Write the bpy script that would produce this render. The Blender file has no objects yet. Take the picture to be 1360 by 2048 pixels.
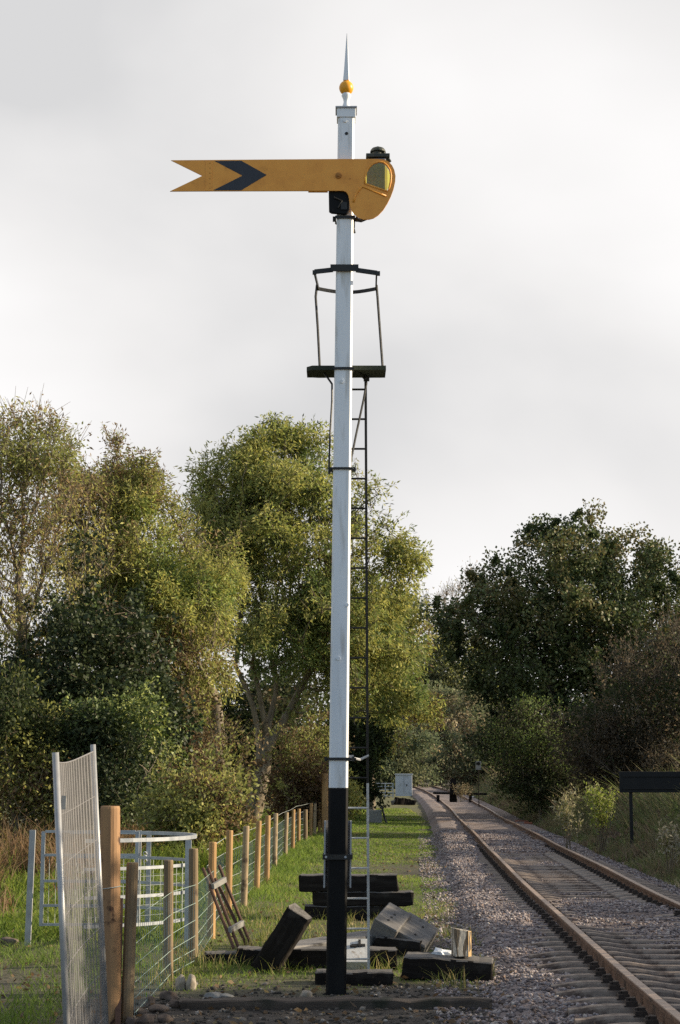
import bpy, math, random
import numpy as np
from mathutils import Vector, Matrix, Euler
from mathutils.geometry import tessellate_polygon

random.seed(7)
rng = np.random.default_rng(7)
R = math.radians
scene = bpy.context.scene
COL = scene.collection

# ------------------------------------------------------------------ camera
FPX, CX, CY = 3400.0, 680.0, 1024.0
CAMZ = 1.55
HAZE = 0
PITCH = math.atan(531.0 / FPX)
CP, SP = math.cos(PITCH), math.sin(PITCH)
cam_d = bpy.data.cameras.new('camera')
cam_d.sensor_fit = 'VERTICAL'
cam_d.sensor_height = 36.0
cam_d.lens = FPX / 2048.0 * 36.0
cam_d.clip_start = 0.1
cam_d.clip_end = 3000
cam = bpy.data.objects.new('camera', cam_d)
cam.location = (0, 0, CAMZ)
cam.rotation_euler = (math.pi / 2 + PITCH, 0, 0)
COL.objects.link(cam)
scene.camera = cam

# ------------------------------------------------------------------ land
def sstep(a, b, x):
    t = np.clip((np.asarray(x, float) - a) / (b - a), 0, 1)
    return t * t * (3 - 2 * t)

_tab = np.random.default_rng(99).random((256, 256))
def vnoise(x, y, s, seed=0):
    x = np.asarray(x, float) / s + seed * 17.31
    y = np.asarray(y, float) / s + seed * 9.77
    xi = np.floor(x).astype(int); yi = np.floor(y).astype(int)
    fx = x - xi; fy = y - yi
    fx = fx * fx * (3 - 2 * fx); fy = fy * fy * (3 - 2 * fy)
    g = lambda a, b: _tab[a % 256, b % 256]
    return (g(xi, yi) * (1 - fx) * (1 - fy) + g(xi + 1, yi) * fx * (1 - fy)
            + g(xi, yi + 1) * (1 - fx) * fy + g(xi + 1, yi + 1) * fx * fy)

_ty = np.array([-50, 3, 9.9, 15.5, 24, 36, 52, 70, 89, 110, 127, 150, 175, 200, 230.])
_tx = np.array([1.2, 1.75, 1.9, 2.13, 2.46, 2.98, 3.70, 4.45, 4.98, 5.30, 5.35, 4.6, 2.4, -2., -9.])
_dy = np.linspace(-20, 225, 1600)
_dx = np.interp(_dy, _ty, _tx)
_k = np.exp(-0.5 * (np.arange(-60, 61) / 26.0) ** 2); _k /= _k.sum()
_dx = np.convolve(np.pad(_dx, 60, mode='reflect', reflect_type='odd'), _k, mode='valid')
def rail_x(y):
    return np.interp(y, _dy, _dx)
GAUGE = 1.45

def T(x, y):
    x = np.asarray(x, float); y = np.asarray(y, float)
    rise = np.interp(y, [-50, 35, 60, 85, 110, 150, 400], [0, 0, .07, .33, .6, 1.0, 3.0])
    s = x - (rail_x(y) + GAUGE + 0.85)
    bank = sstep(0, 6, s) * 1.15 * sstep(4, 20, y) + sstep(6, 40, s) * 1.5
    left = -sstep(1.0, 8.0, (rail_x(y) - 4.2 - x)) * 0.25
    bumps = (vnoise(x, y, 1.7, 1) - .5) * .05 + (vnoise(x, y, 0.5, 2) - .5) * .02
    intrack = sstep(-1.1, -0.6, x - rail_x(y)) * (1 - sstep(GAUGE + .6, GAUGE + 1.1, x - rail_x(y)))
    return rise + bank + left + bumps * (1 - intrack)

def ray(px, py):
    a = (px - CX) / FPX; b = (CY - py) / FPX
    return Vector((a, CP - b * SP, SP + b * CP))
def pt(px, py, Y):
    d = ray(px, py); t = Y / d.y
    return Vector((d.x * t, Y, CAMZ + d.z * t))
def gnd(px, py, zoff=0.0):
    d = ray(px, py); t = 20.0
    z = zoff
    for _ in range(60):
        tn = (z - CAMZ) / d.z
        t = t + (min(max(tn, 3), 260) - t) * 0.5
        z = float(T(d.x * t, d.y * t)) + zoff
    return Vector((d.x * t, d.y * t, CAMZ + d.z * t))

# ------------------------------------------------------------------ materials
def new_mat(name):
    m = bpy.data.materials.new(name); m.use_nodes = True
    nt = m.node_tree
    return m, nt, nt.nodes['Principled BSDF']

def pmat(name, cols, scale=6.0, stretch=(1, 1, 1), rough=.7, bump=.2, bscale=None, metallic=0.0,
         detail=6.0, stain=None, stain_scale=2.0, stain_pos=(.55, .68), spec=.4, bdist=.01, grain_stain=False):
    m, nt, b = new_mat(name)
    N, L = nt.nodes, nt.links
    tc = N.new('ShaderNodeTexCoord'); mp = N.new('ShaderNodeMapping')
    mp.inputs['Scale'].default_value = stretch
    L.new(tc.outputs['Object'], mp.inputs['Vector'])
    n = N.new('ShaderNodeTexNoise'); n.inputs['Scale'].default_value = scale
    n.inputs['Detail'].default_value = detail; n.inputs['Roughness'].default_value = .62
    L.new(mp.outputs['Vector'], n.inputs['Vector'])
    cr = N.new('ShaderNodeValToRGB')
    el = cr.color_ramp.elements
    pos = np.linspace(.3, .7, len(cols))
    el[0].position = pos[0]; el[0].color = (*cols[0], 1)
    el[1].position = pos[-1]; el[1].color = (*cols[-1], 1)
    for p, c in list(zip(pos, cols))[1:-1]:
        e = el.new(p); e.color = (*c, 1)
    L.new(n.outputs['Fac'], cr.inputs['Fac'])
    out = cr.outputs['Color']
    if stain:
        n2 = N.new('ShaderNodeTexNoise'); n2.inputs['Scale'].default_value = stain_scale
        n2.inputs['Detail'].default_value = 5
        L.new((mp.outputs['Vector'] if grain_stain else tc.outputs['Object']), n2.inputs['Vector'])
        r2 = N.new('ShaderNodeMapRange'); r2.inputs[1].default_value = stain_pos[0]; r2.inputs[2].default_value = stain_pos[1]
        L.new(n2.outputs['Fac'], r2.inputs[0])
        mx = N.new('ShaderNodeMix'); mx.data_type = 'RGBA'
        L.new(r2.outputs[0], mx.inputs['Factor']); L.new(out, mx.inputs['A'])
        mx.inputs['B'].default_value = (*stain, 1)
        out = mx.outputs['Result']
    L.new(out, b.inputs['Base Color'])
    b.inputs['Roughness'].default_value = rough
    b.inputs['Metallic'].default_value = metallic
    b.inputs['Specular IOR Level'].default_value = spec
    if bump:
        nb = N.new('ShaderNodeTexNoise'); nb.inputs['Scale'].default_value = bscale or scale * 3
        nb.inputs['Detail'].default_value = 6
        L.new(mp.outputs['Vector'], nb.inputs['Vector'])
        bp = N.new('ShaderNodeBump'); bp.inputs['Strength'].default_value = bump
        bp.inputs['Distance'].default_value = bdist
        L.new(nb.outputs['Fac'], bp.inputs['Height']); L.new(bp.outputs['Normal'], b.inputs['Normal'])
    return m

def leaf_mat(name, trans=.3, rough=.6, spec=.18):
    m, nt, b = new_mat(name)
    N, L = nt.nodes, nt.links
    at = N.new('ShaderNodeAttribute'); at.attribute_name = 'Col'
    L.new(at.outputs['Color'], b.inputs['Base Color'])
    b.inputs['Roughness'].default_value = rough; b.inputs['Specular IOR Level'].default_value = spec
    tr = N.new('ShaderNodeBsdfTranslucent')
    hs = N.new('ShaderNodeHueSaturation'); hs.inputs['Value'].default_value = 1.35; hs.inputs['Saturation'].default_value = 1.1
    L.new(at.outputs['Color'], hs.inputs['Color']); L.new(hs.outputs['Color'], tr.inputs['Color'])
    mx = N.new('ShaderNodeMixShader'); mx.inputs['Fac'].default_value = trans
    L.new(b.outputs[0], mx.inputs[1]); L.new(tr.outputs[0], mx.inputs[2])
    L.new(mx.outputs[0], N['Material Output'].inputs['Surface'])
    return m

def stone_mat(name, bscale=60):
    m, nt, b = new_mat(name)
    N, L = nt.nodes, nt.links
    at = N.new('ShaderNodeAttribute'); at.attribute_name = 'Col'
    tc = N.new('ShaderNodeTexCoord')
    n = N.new('ShaderNodeTexNoise'); n.inputs['Scale'].default_value = bscale; n.inputs['Detail'].default_value = 4
    L.new(tc.outputs['Object'], n.inputs['Vector'])
    mr = N.new('ShaderNodeMapRange'); mr.inputs[3].default_value = .6; mr.inputs[4].default_value = 1.35
    L.new(n.outputs['Fac'], mr.inputs[0])
    mx = N.new('ShaderNodeMix'); mx.data_type = 'RGBA'; mx.blend_type = 'MULTIPLY'; mx.inputs['Factor'].default_value = 1
    L.new(at.outputs['Color'], mx.inputs['A']); L.new(mr.outputs[0], mx.inputs['B'])
    L.new(mx.outputs['Result'], b.inputs['Base Color'])
    b.inputs['Roughness'].default_value = .9
    return m

M = {}
M['white_paint'] = pmat('white_paint', [(.66, .69, .73), (.76, .78, .81), (.79, .80, .82)], 5, (1, 1, .12), .42, .06, 30, stain=(.40, .37, .32), stain_scale=18, stain_pos=(.55, .80), spec=.4, grain_stain=True)
M['white_dull'] = pmat('white_dull', [(.42, .42, .41), (.58, .57, .55)], 14, (1, 1, 1), .6, .2, 40, stain=(.25, .2, .15), stain_scale=18, stain_pos=(.62, .75))
M['black_paint'] = pmat('black_paint', [(.004, .004, .0045), (.007, .007, .0075), (.012, .012, .012)], 4, (1, 1, .3), .6, .25, 40, stain=(.05, .04, .035), stain_scale=22, stain_pos=(.68, .8), spec=.15)
M['black_iron'] = pmat('black_iron', [(.010, .010, .010), (.022, .02, .018)], 20, rough=.5, bump=.2, bscale=60)
M['mossy_board'] = pmat('mossy_board', [(.014, .016, .012), (.03, .036, .022), (.05, .055, .03)], 9, (1, 4, 1), .8, .3, 40)
M['arm_paint'] = pmat('arm_paint', [(.68, .275, .034), (.78, .33, .044), (.80, .355, .052)], 7, (1, 1, 1), .45, .08, 22, stain=(.52, .21, .02), stain_scale=9, stain_pos=(.6, .8), spec=.45)
M['arm_black'] = pmat('arm_black', [(.02, .022, .03), (.035, .037, .048)], 8, rough=.5, bump=.08, bscale=25)
M['ball_paint'] = pmat('ball_paint', [(.80, .34, .02), (.88, .40, .03)], 5, rough=.4, bump=.03)
M['rust_bolt'] = pmat('rust_bolt', [(.30, .12, .02), (.45, .19, .03)], 30, rough=.6)
M['lamp_metal'] = pmat('lamp_metal', [(.10, .10, .12), (.15, .15, .17)], 14, rough=.55, bump=.1, metallic=.2)
M['lamp_dark'] = pmat('lamp_dark', [(.02, .024, .02), (.045, .05, .04)], 18, rough=.55, bump=.1)
M['galv'] = pmat('galv', [(.28, .30, .33), (.38, .40, .43), (.46, .48, .50)], 10, rough=.42, bump=.05, metallic=.35)
M['galv_dull'] = pmat('galv_dull', [(.25, .25, .26), (.36, .36, .37), (.42, .42, .42)], 8, rough=.55, bump=.06, metallic=.25)
M['panel_tube'] = pmat('panel_tube', [(.30, .30, .31), (.40, .40, .40)], 12, rough=.4, bump=.05, metallic=.3)
M['panel_wire'] = pmat('panel_wire', [(.15, .145, .15), (.22, .21, .21)], 12, rough=.55, bump=0, metallic=.2)
M['fence_wire'] = pmat('fence_wire', [(.30, .33, .32), (.42, .44, .43)], 12, rough=.5, bump=0, metallic=.2)
M['green_wire'] = pmat('green_wire', [(.26, .36, .32), (.38, .46, .42)], 12, rough=.5, bump=0)
M['post_wood'] = pmat('post_wood', [(.24, .135, .06), (.36, .21, .085), (.45, .28, .125)], 9, (2.2, 2.2, .25), .75, .25, 22, stain=(.13, .06, .025), stain_scale=7, stain_pos=(.66, .74))
M['post_grey'] = pmat('post_grey', [(.22, .16, .095), (.32, .235, .14), (.40, .30, .185)], 9, (2.2, 2.2, .25), .8, .35, 22, stain=(.10, .065, .04), stain_scale=8, stain_pos=(.58, .68))
M['post_weathered_shaded'] = pmat('post_weathered_shaded', [(.13, .09, .05), (.19, .135, .078), (.24, .175, .105)], 9, (2.2, 2.2, .25), .8, .3, 22, stain=(.07, .045, .03), stain_scale=9, stain_pos=(.64, .72))  # weathered wood, darkened so the near posts carry their shade in the colour
M['strainer_wood'] = pmat('strainer_wood', [(.22, .12, .06), (.31, .175, .085), (.38, .22, .10)], 6, (2.2, 2.2, .25), .75, .3, 22, stain=(.06, .028, .015), stain_scale=7.5, stain_pos=(.60, .66))
M['red_wood'] = pmat('red_wood', [(.05, .024, .015), (.085, .04, .024), (.12, .06, .036)], 8, (2, 2, .3), .7, .2, 25)
M['creosote'] = pmat('creosote', [(.008, .0065, .0055), (.015, .012, .0105), (.027, .023, .020)], 7, (.35, 3, 3), .85, .5, 22, stain=(.055, .05, .045), stain_scale=5, stain_pos=(.62, .82), spec=.15)
M['worn_sheen_top'] = pmat('worn_sheen_top', [(.05, .045, .042), (.10, .092, .086), (.16, .15, .14)], 7, (.35, 3, 3), .8, .6, 22, stain=(.025, .021, .019), stain_scale=5, stain_pos=(.55, .7), grain_stain=True)  # weathered grey that also paints in the sky sheen on timber tops
M['grey_timber'] = pmat('grey_timber', [(.10, .095, .09), (.16, .15, .145), (.22, .205, .19)], 7, (.35, 3, 3), .85, .45, 22, stain=(.05, .045, .04), stain_scale=6, stain_pos=(.6, .72))
M['earth_timber'] = pmat('earth_timber', [(.045, .034, .027), (.07, .054, .043), (.10, .08, .065)], 7, (.35, 3, 3), .9, .5, 22, stain=(.03, .03, .02), stain_scale=5, stain_pos=(.55, .7))
M['stump_wood'] = pmat('stump_wood', [(.42, .26, .11), (.52, .36, .18)], 9, (3, 3, .3), .8, .3)
M['flaky_white'] = pmat('flaky_white', [(.40, .37, .32), (.52, .49, .44)], 9, (3, 3, .6), .75, .4, 30, stain=(.11, .085, .06), stain_scale=9, stain_pos=(.46, .54), grain_stain=True)
M['rail_rust'] = pmat('rail_rust', [(.085, .048, .032), (.145, .080, .05), (.20, .115, .07)], 10, (1, 1, 1), .75, .3, 40, stain=(.05, .03, .022), stain_scale=3, stain_pos=(.55, .7))
M['rail_top'] = pmat('rail_top', [(.22, .15, .115), (.36, .27, .21)], 10, rough=.5, bump=.1, metallic=.3)
M['steel_sleeper'] = pmat('steel_sleeper', [(.16, .12, .10), (.26, .205, .165), (.36, .29, .235)], 7, (.5, 2, 1), .75, .3, 30, stain=(.09, .062, .048), stain_scale=9, stain_pos=(.48, .62))
M['iron_chair'] = pmat('iron_chair', [(.03, .022, .018), (.06, .042, .033)], 20, rough=.8, bump=.3)
M['cabinet'] = pmat('cabinet', [(.42, .44, .46), (.50, .52, .54)], 2, rough=.5, bump=.03, stain=(.34, .36, .36), stain_scale=3)
M['concrete'] = pmat('concrete', [(.19, .185, .175), (.28, .27, .25)], 12, rough=.9, bump=.3)
M['sign_black'] = pmat('sign_black', [(.006, .006, .006), (.012, .011, .010)], 3, rough=.7, bump=.1, stain=(.03, .028, .025), stain_scale=5, stain_pos=(.66, .8))
M['sign_white'] = pmat('sign_white', [(.26, .26, .25), (.36, .36, .34)], 6, rough=.5, bump=.02)
M['plastic'] = pmat('plastic', [(.62, .64, .68), (.78, .79, .82)], 9, rough=.35, bump=.2)
M['pale_stone'] = pmat('pale_stone', [(.25, .21, .165), (.38, .33, .27)], 14, rough=.9, bump=.4, stain=(.2, .16, .11), stain_scale=9)
M['rubble'] = pmat('rubble', [(.07, .05, .04), (.12, .09, .072), (.18, .14, .115)], 10, rough=.95, bump=.5)
M['brick'] = pmat('brick', [(.26, .09, .05), (.34, .13, .08)], 12, rough=.9, bump=.4)
M['bark'] = pmat('bark', [(.11, .085, .06), (.19, .155, .112), (.28, .23, .17)], 3, (3, 3, .5), .9, .7, 14, bdist=.03)
M['bark_pale'] = pmat('bark_pale', [(.11, .085, .058), (.19, .15, .10), (.27, .22, .155)], 3, (3, 3, .5), .9, .7, 14, bdist=.03)
M['bark_dark'] = pmat('bark_dark', [(.03, .024, .018), (.06, .048, .036)], 3, (3, 3, .5), .9, .7, 14, bdist=.03)
M['leaf'] = leaf_mat('leaf', .38)
M['leaf_thick'] = leaf_mat('leaf_thick', .18, .5, .25)
M['grass'] = leaf_mat('grass', .45, .6, .15)
M['ballast_stone'] = stone_mat('ballast_stone')

def glass_mat():
    m, nt, b = new_mat('yellow_glass')
    N, L = nt.nodes, nt.links
    t = N.new('ShaderNodeBsdfTransparent'); t.inputs['Color'].default_value = (.99, .90, .34, 1)
    g = N.new('ShaderNodeBsdfGlossy'); g.inputs['Roughness'].default_value = .05; g.inputs['Color'].default_value = (.9, .9, .85, 1)
    n = N.new('ShaderNodeTexNoise'); n.inputs['Scale'].default_value = 9
    mr = N.new('ShaderNodeMapRange'); mr.inputs[3].default_value = .03; mr.inputs[4].default_value = .10
    L.new(n.outputs['Fac'], mr.inputs[0])
    x = N.new('ShaderNodeMixShader')
    L.new(mr.outputs[0], x.inputs['Fac']); L.new(t.outputs[0], x.inputs[1]); L.new(g.outputs[0], x.inputs[2])
    L.new(x.outputs[0], N['Material Output'].inputs['Surface'])
    return m
M['yellow_glass'] = glass_mat()

# ------------------------------------------------------------------ mesh helpers
def tag(o, label=None, cat=None, group=None, kind=None):
    if label: o['label'] = label
    if cat: o['category'] = cat
    if group: o['group'] = group
    if kind: o['kind'] = kind
    return o

def thing(name, label, cat, loc=(0, 0, 0), group=None, rot=(0, 0, 0)):
    o = bpy.data.objects.new(name, None); COL.objects.link(o)
    o.empty_display_size = .2
    o.location = loc; o.rotation_euler = rot
    return tag(o, label, cat, group)

class MB:
    def __init__(self): self.v = []; self.f = []
    def add(self, vs, fs):
        k = len(self.v); self.v += [Vector(p) for p in vs]; self.f += [tuple(i + k for i in f) for f in fs]
        return self
    def box(self, c, s, rot=None):
        c = Vector(c); h = Vector(s) / 2
        vs = [Vector((x * h.x, y * h.y, z * h.z)) for x in (-1, 1) for y in (-1, 1) for z in (-1, 1)]
        if rot: 
            m = Euler(rot).to_matrix(); vs = [m @ p for p in vs]
        return self.add([c + p for p in vs], [(0, 1, 3, 2), (4, 6, 7, 5), (0, 4, 5, 1), (2, 3, 7, 6), (0, 2, 6, 4), (1, 5, 7, 3)])
    def loft(self, secs, caps=True):
        n = len(secs[0]); vs = [p for s in secs for p in s]; fs = []
        for i in range(len(secs) - 1):
            for j in range(n):
                a = i * n + j; b = i * n + (j + 1) % n
                fs.append((a, b, b + n, a + n))
        if caps:
            fs.append(tuple(reversed(range(n)))); fs.append(tuple(range((len(secs) - 1) * n, len(secs) * n)))
        return self.add(vs, fs)
    def tube(self, pts, r, n=6):
        pts = [Vector(p) for p in pts]; rs = r if isinstance(r, (list, tuple)) else [r] * len(pts)
        secs = []; up = None
        for i, p in enumerate(pts):
            d = (pts[min(i + 1, len(pts) - 1)] - pts[max(i - 1, 0)]).normalized()
            if up is None:
                up = Vector((0, 0, 1)) if abs(d.z) < .9 else Vector((1, 0, 0))
            a = d.cross(up).normalized(); b = a.cross(d).normalized(); up = b
            secs.append([p + a * (rs[i] * math.cos(q)) + b * (rs[i] * math.sin(q)) for q in [2 * math.pi * k / n for k in range(n)]])
        return self.loft(secs)
    def bar(self, p0, p1, w, h, up=(0, 0, 1)):
        p0, p1 = Vector(p0), Vector(p1); d = (p1 - p0).normalized(); up = Vector(up)
        if abs(d.dot(up)) > .98: up = Vector((0, 1, 0))
        a = d.cross(up).normalized(); b = a.cross(d).normalized()
        return self.loft([[p + a * sx * w / 2 + b * sy * h / 2 for sx, sy in ((-1, -1), (1, -1), (1, 1), (-1, 1))] for p in (p0, p1)])
    def lathe(self, prof, c, n=20):
        c = Vector(c)
        return self.loft([[c + Vector((r * math.cos(2 * math.pi * k / n), r * math.sin(2 * math.pi * k / n), z)) for k in range(n)] for r, z in prof])
    def prism(self, outer, y0, y1, holes=()):
        """outline points (x, z); extruded in y."""
        loops = [list(outer)] + [list(h) for h in holes]
        tri = tessellate_polygon([[Vector((x, z, 0)) for x, z in l] for l in loops])
        flat = [p for l in loops for p in l]; n = len(flat)
        vs = [(x, y0, z) for x, z in flat] + [(x, y1, z) for x, z in flat]
        fs = [tuple(t) for t in tri] + [tuple(i + n for i in reversed(t)) for t in tri]
        k = 0
        for l in loops:
            for i in range(len(l)):
                a = k + i; b = k + (i + 1) % len(l)
                fs.append((a, a + n, b + n, b))
            k += len(l)
        return self.add(vs, fs)
    def build(self, name, mat, parent=None, org=(0, 0, 0), smooth=False, bevel=0, loc=None):
        org = Vector(org)
        me = bpy.data.meshes.new(name)
        me.from_pydata([tuple(p - org) for p in self.v], [], self.f)
        me.validate()
        import bmesh
        bm = bmesh.new(); bm.from_mesh(me); bmesh.ops.recalc_face_normals(bm, faces=bm.faces); bm.to_mesh(me); bm.free()
        if mat: me.materials.append(mat)
        if smooth: 
            me.polygons.foreach_set('use_smooth', [True] * len(me.polygons))
        o = bpy.data.objects.new(name, me); COL.objects.link(o)
        if parent: o.parent = parent
        if loc is not None: o.location = loc
        if bevel:
            md = o.modifiers.new('bevel', 'BEVEL'); md.width = bevel; md.segments = 2; md.limit_method = 'ANGLE'; md.angle_limit = R(40)
        return o

def np_mesh(name, verts, faces, mat, cols=None, smooth=False, parent=None, loc=None):
    """verts (N,3), faces (F,k) ndarrays"""
    verts = np.ascontiguousarray(verts, dtype=np.float32); faces = np.ascontiguousarray(faces, dtype=np.int32)
    F, k = faces.shape
    me = bpy.data.meshes.new(name)
    me.vertices.add(len(verts)); me.vertices.foreach_set('co', verts.ravel())
    me.loops.add(F * k); me.loops.foreach_set('vertex_index', faces.ravel())
    me.polygons.add(F)
    me.polygons.foreach_set('loop_start', np.arange(0, F * k, k, dtype=np.int32))
    me.polygons.foreach_set('loop_total', np.full(F, k, dtype=np.int32))
    if smooth: me.polygons.foreach_set('use_smooth', np.ones(F, dtype=bool))
    me.update(calc_edges=True)
    if cols is not None:
        ca = me.color_attributes.new('Col', 'FLOAT_COLOR', 'POINT')
        c4 = np.ones((len(verts), 4), dtype=np.float32); c4[:, :3] = cols
        ca.data.foreach_set('color', c4.ravel())
    if mat: me.materials.append(mat)
    o = bpy.data.objects.new(name, me); COL.objects.link(o)
    if parent: o.parent = parent
    if loc is not None: o.location = loc
    return o

def unit(a):
    return a / np.maximum(np.linalg.norm(a, axis=1, keepdims=True), 1e-9)

def leaves_arrays(pos, d, L, W, cols, g):
    """rhombic leaves, slightly folded"""
    n = len(pos)
    d = unit(d)
    r = unit(g.normal(size=(n, 3)))
    s = unit(np.cross(d, r)); nn = np.cross(s, d)
    L = np.broadcast_to(np.asarray(L, float).reshape(-1, 1), (n, 1)); W = np.broadcast_to(np.asarray(W, float).reshape(-1, 1), (n, 1))
    b = pos; tip = pos + d * L - nn * L * .12
    l = pos + d * L * .45 + s * W * .5; q = pos + d * L * .45 - s * W * .5
    v = np.stack([b, l, tip, q], 1).reshape(-1, 3)
    f = np.arange(n * 4).reshape(n, 4)
    return v, f, np.repeat(cols, 4, axis=0)

def pick_cols(n, palette, g, jitter=.25, clump=None):
    w = np.array([p[0] for p in palette], float); w /= w.sum()
    c = np.array([p[1] for p in palette], float)
    if clump is None:
        i = g.choice(len(palette), n, p=w)
    else:
        u = np.clip(clump + g.normal(0, .16, n), 0, .9999)
        i = np.searchsorted(np.cumsum(w), u).clip(0, len(palette) - 1)
    return c[i] * (1 + g.uniform(-jitter, jitter, (n, 1)))

# ------------------------------------------------------------------ trees
def in_profile(rows, n, g, Y, thick=.8, clumps=40, csig=.5, hollow=.0):
    """Points filling a crown whose height rows are (pixel y, x left, x right) seen at distance Y; clumped; in metres."""
    ys = np.array([r[0] for r in rows], float); xl = np.array([r[1] for r in rows], float); xr = np.array([r[2] for r in rows], float)
    def samp(m):
        out = []
        tot = 0
        wmax = (xr - xl).max()
        while tot < m:
            y = g.uniform(ys[0], ys[-1], m * 3)
            a = np.interp(y, ys, xl); b = np.interp(y, ys, xr)
            keep = g.random(m * 3) < ((b - a) / wmax) ** 1.5
            y, a, b = y[keep], a[keep], b[keep]
            u = g.uniform(-1, 1, len(y)); v = g.uniform(-1, 1, len(y))
            k = (u * u + v * v < 1) & (u * u + v * v > hollow)
            y, a, b, u, v = y[k], a[k], b[k], u[k], v[k]
            px = (a + b) / 2 + u * (b - a) / 2
            hw = (b - a) / 2 / FPX * Y
            P = np.array([pt(p, q, Y) for p, q in zip(px, y)])
            # sample sits at a real depth offset; x/z keep their metres
            P[:, 1] += v * hw * thick
            out.append(P); tot += len(P)
        return np.concatenate(out)[:m]
    c = samp(clumps)
    k = g.integers(0, clumps, n)
    p = c[k] + g.normal(0, csig, (n, 3))
    q = samp(n)
    m = g.random(n) < .35
    p[m] = q[m]
    return p

def grow(trunk, att, step=.3, infl=3.0, kill=.5, iters=160, bias=(0, 0, .1), g=rng, forks=()):
    nodes = [np.array(p, float) for p in trunk]; parent = [-1] + list(range(len(trunk) - 1))
    for at_, end_ in forks:      # main limbs leaving the trunk
        q = bez(nodes[at_], end_, 6, .05, g)
        for j in range(1, 6):
            parent.append(at_ if j == 1 else len(nodes) - 1); nodes.append(q[j])
    nodes = np.array(nodes); parent = list(parent)
    A = att.copy()
    D = np.linalg.norm(A[:, None] - nodes[None], axis=2)
    near = D.argmin(1); nd = D.min(1)
    bias = np.array(bias)
    for it in range(iters):
        act = nd < (infl if it > 12 else 1e9)
        if not act.any():
            if len(A) == 0: break
            act = nd <= nd.min() + 1e-6
        dirs = unit(A[act] - nodes[near[act]])
        idx = near[act]
        S = np.zeros((len(nodes), 3)); np.add.at(S, idx, dirs)
        who = np.unique(idx)
        nv = unit(unit(S[who]) + bias + g.normal(0, .18, (len(who), 3)))
        new = nodes[who] + nv * step
        # avoid duplicate stuck nodes
        base = len(nodes)
        nodes = np.concatenate([nodes, new]); parent += list(who)
        D = np.linalg.norm(A[:, None] - new[None], axis=2)
        m = D.min(1); a = D.argmin(1)
        upd = m < nd
        near[upd] = base + a[upd]; nd[upd] = m[upd]
        keep = nd > kill
        A, near, nd = A[keep], near[keep], nd[keep]
        if len(A) == 0 or len(nodes) > 5200: break
    return nodes, np.array(parent)

def radii(nodes, parent, r_tip, expo=2.3):
    n = len(nodes); w = np.zeros(n); kids = np.zeros(n, int)
    for i in range(n):
        if parent[i] >= 0: kids[parent[i]] += 1
    for i in range(n - 1, -1, -1):
        if kids[i] == 0: w[i] = 1.0
        if parent[i] >= 0: w[parent[i]] += w[i] * 1.0 + 0.0
    return r_tip * np.maximum(w, 1) ** (1 / expo), kids, w

def limbs_arrays(a, b, ra, rb, ns=5):
    d = unit(b - a); ref = np.where(np.abs(d[:, 2:3]) < .9, np.array([[0, 0, 1.]]), np.array([[1., 0, 0]]))
    s = unit(np.cross(d, ref)); t = np.cross(s, d)
    n = len(a); vs = []
    for k in range(ns):
        q = 2 * math.pi * k / ns
        o = s * math.cos(q) + t * math.sin(q)
        vs.append(np.stack([a + o * ra[:, None], b + o * rb[:, None]], 1))
    V = np.stack(vs, 1)  # n, ns, 2, 3
    V = V.reshape(-1, 3)
    base = np.arange(n)[:, None] * ns * 2
    fs = []
    for k in range(ns):
        k2 = (k + 1) % ns
        fs.append(np.concatenate([base + 2 * k, base + 2 * k2, base + 2 * k2 + 1, base + 2 * k + 1], 1))
    return V, np.concatenate(fs)

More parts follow.
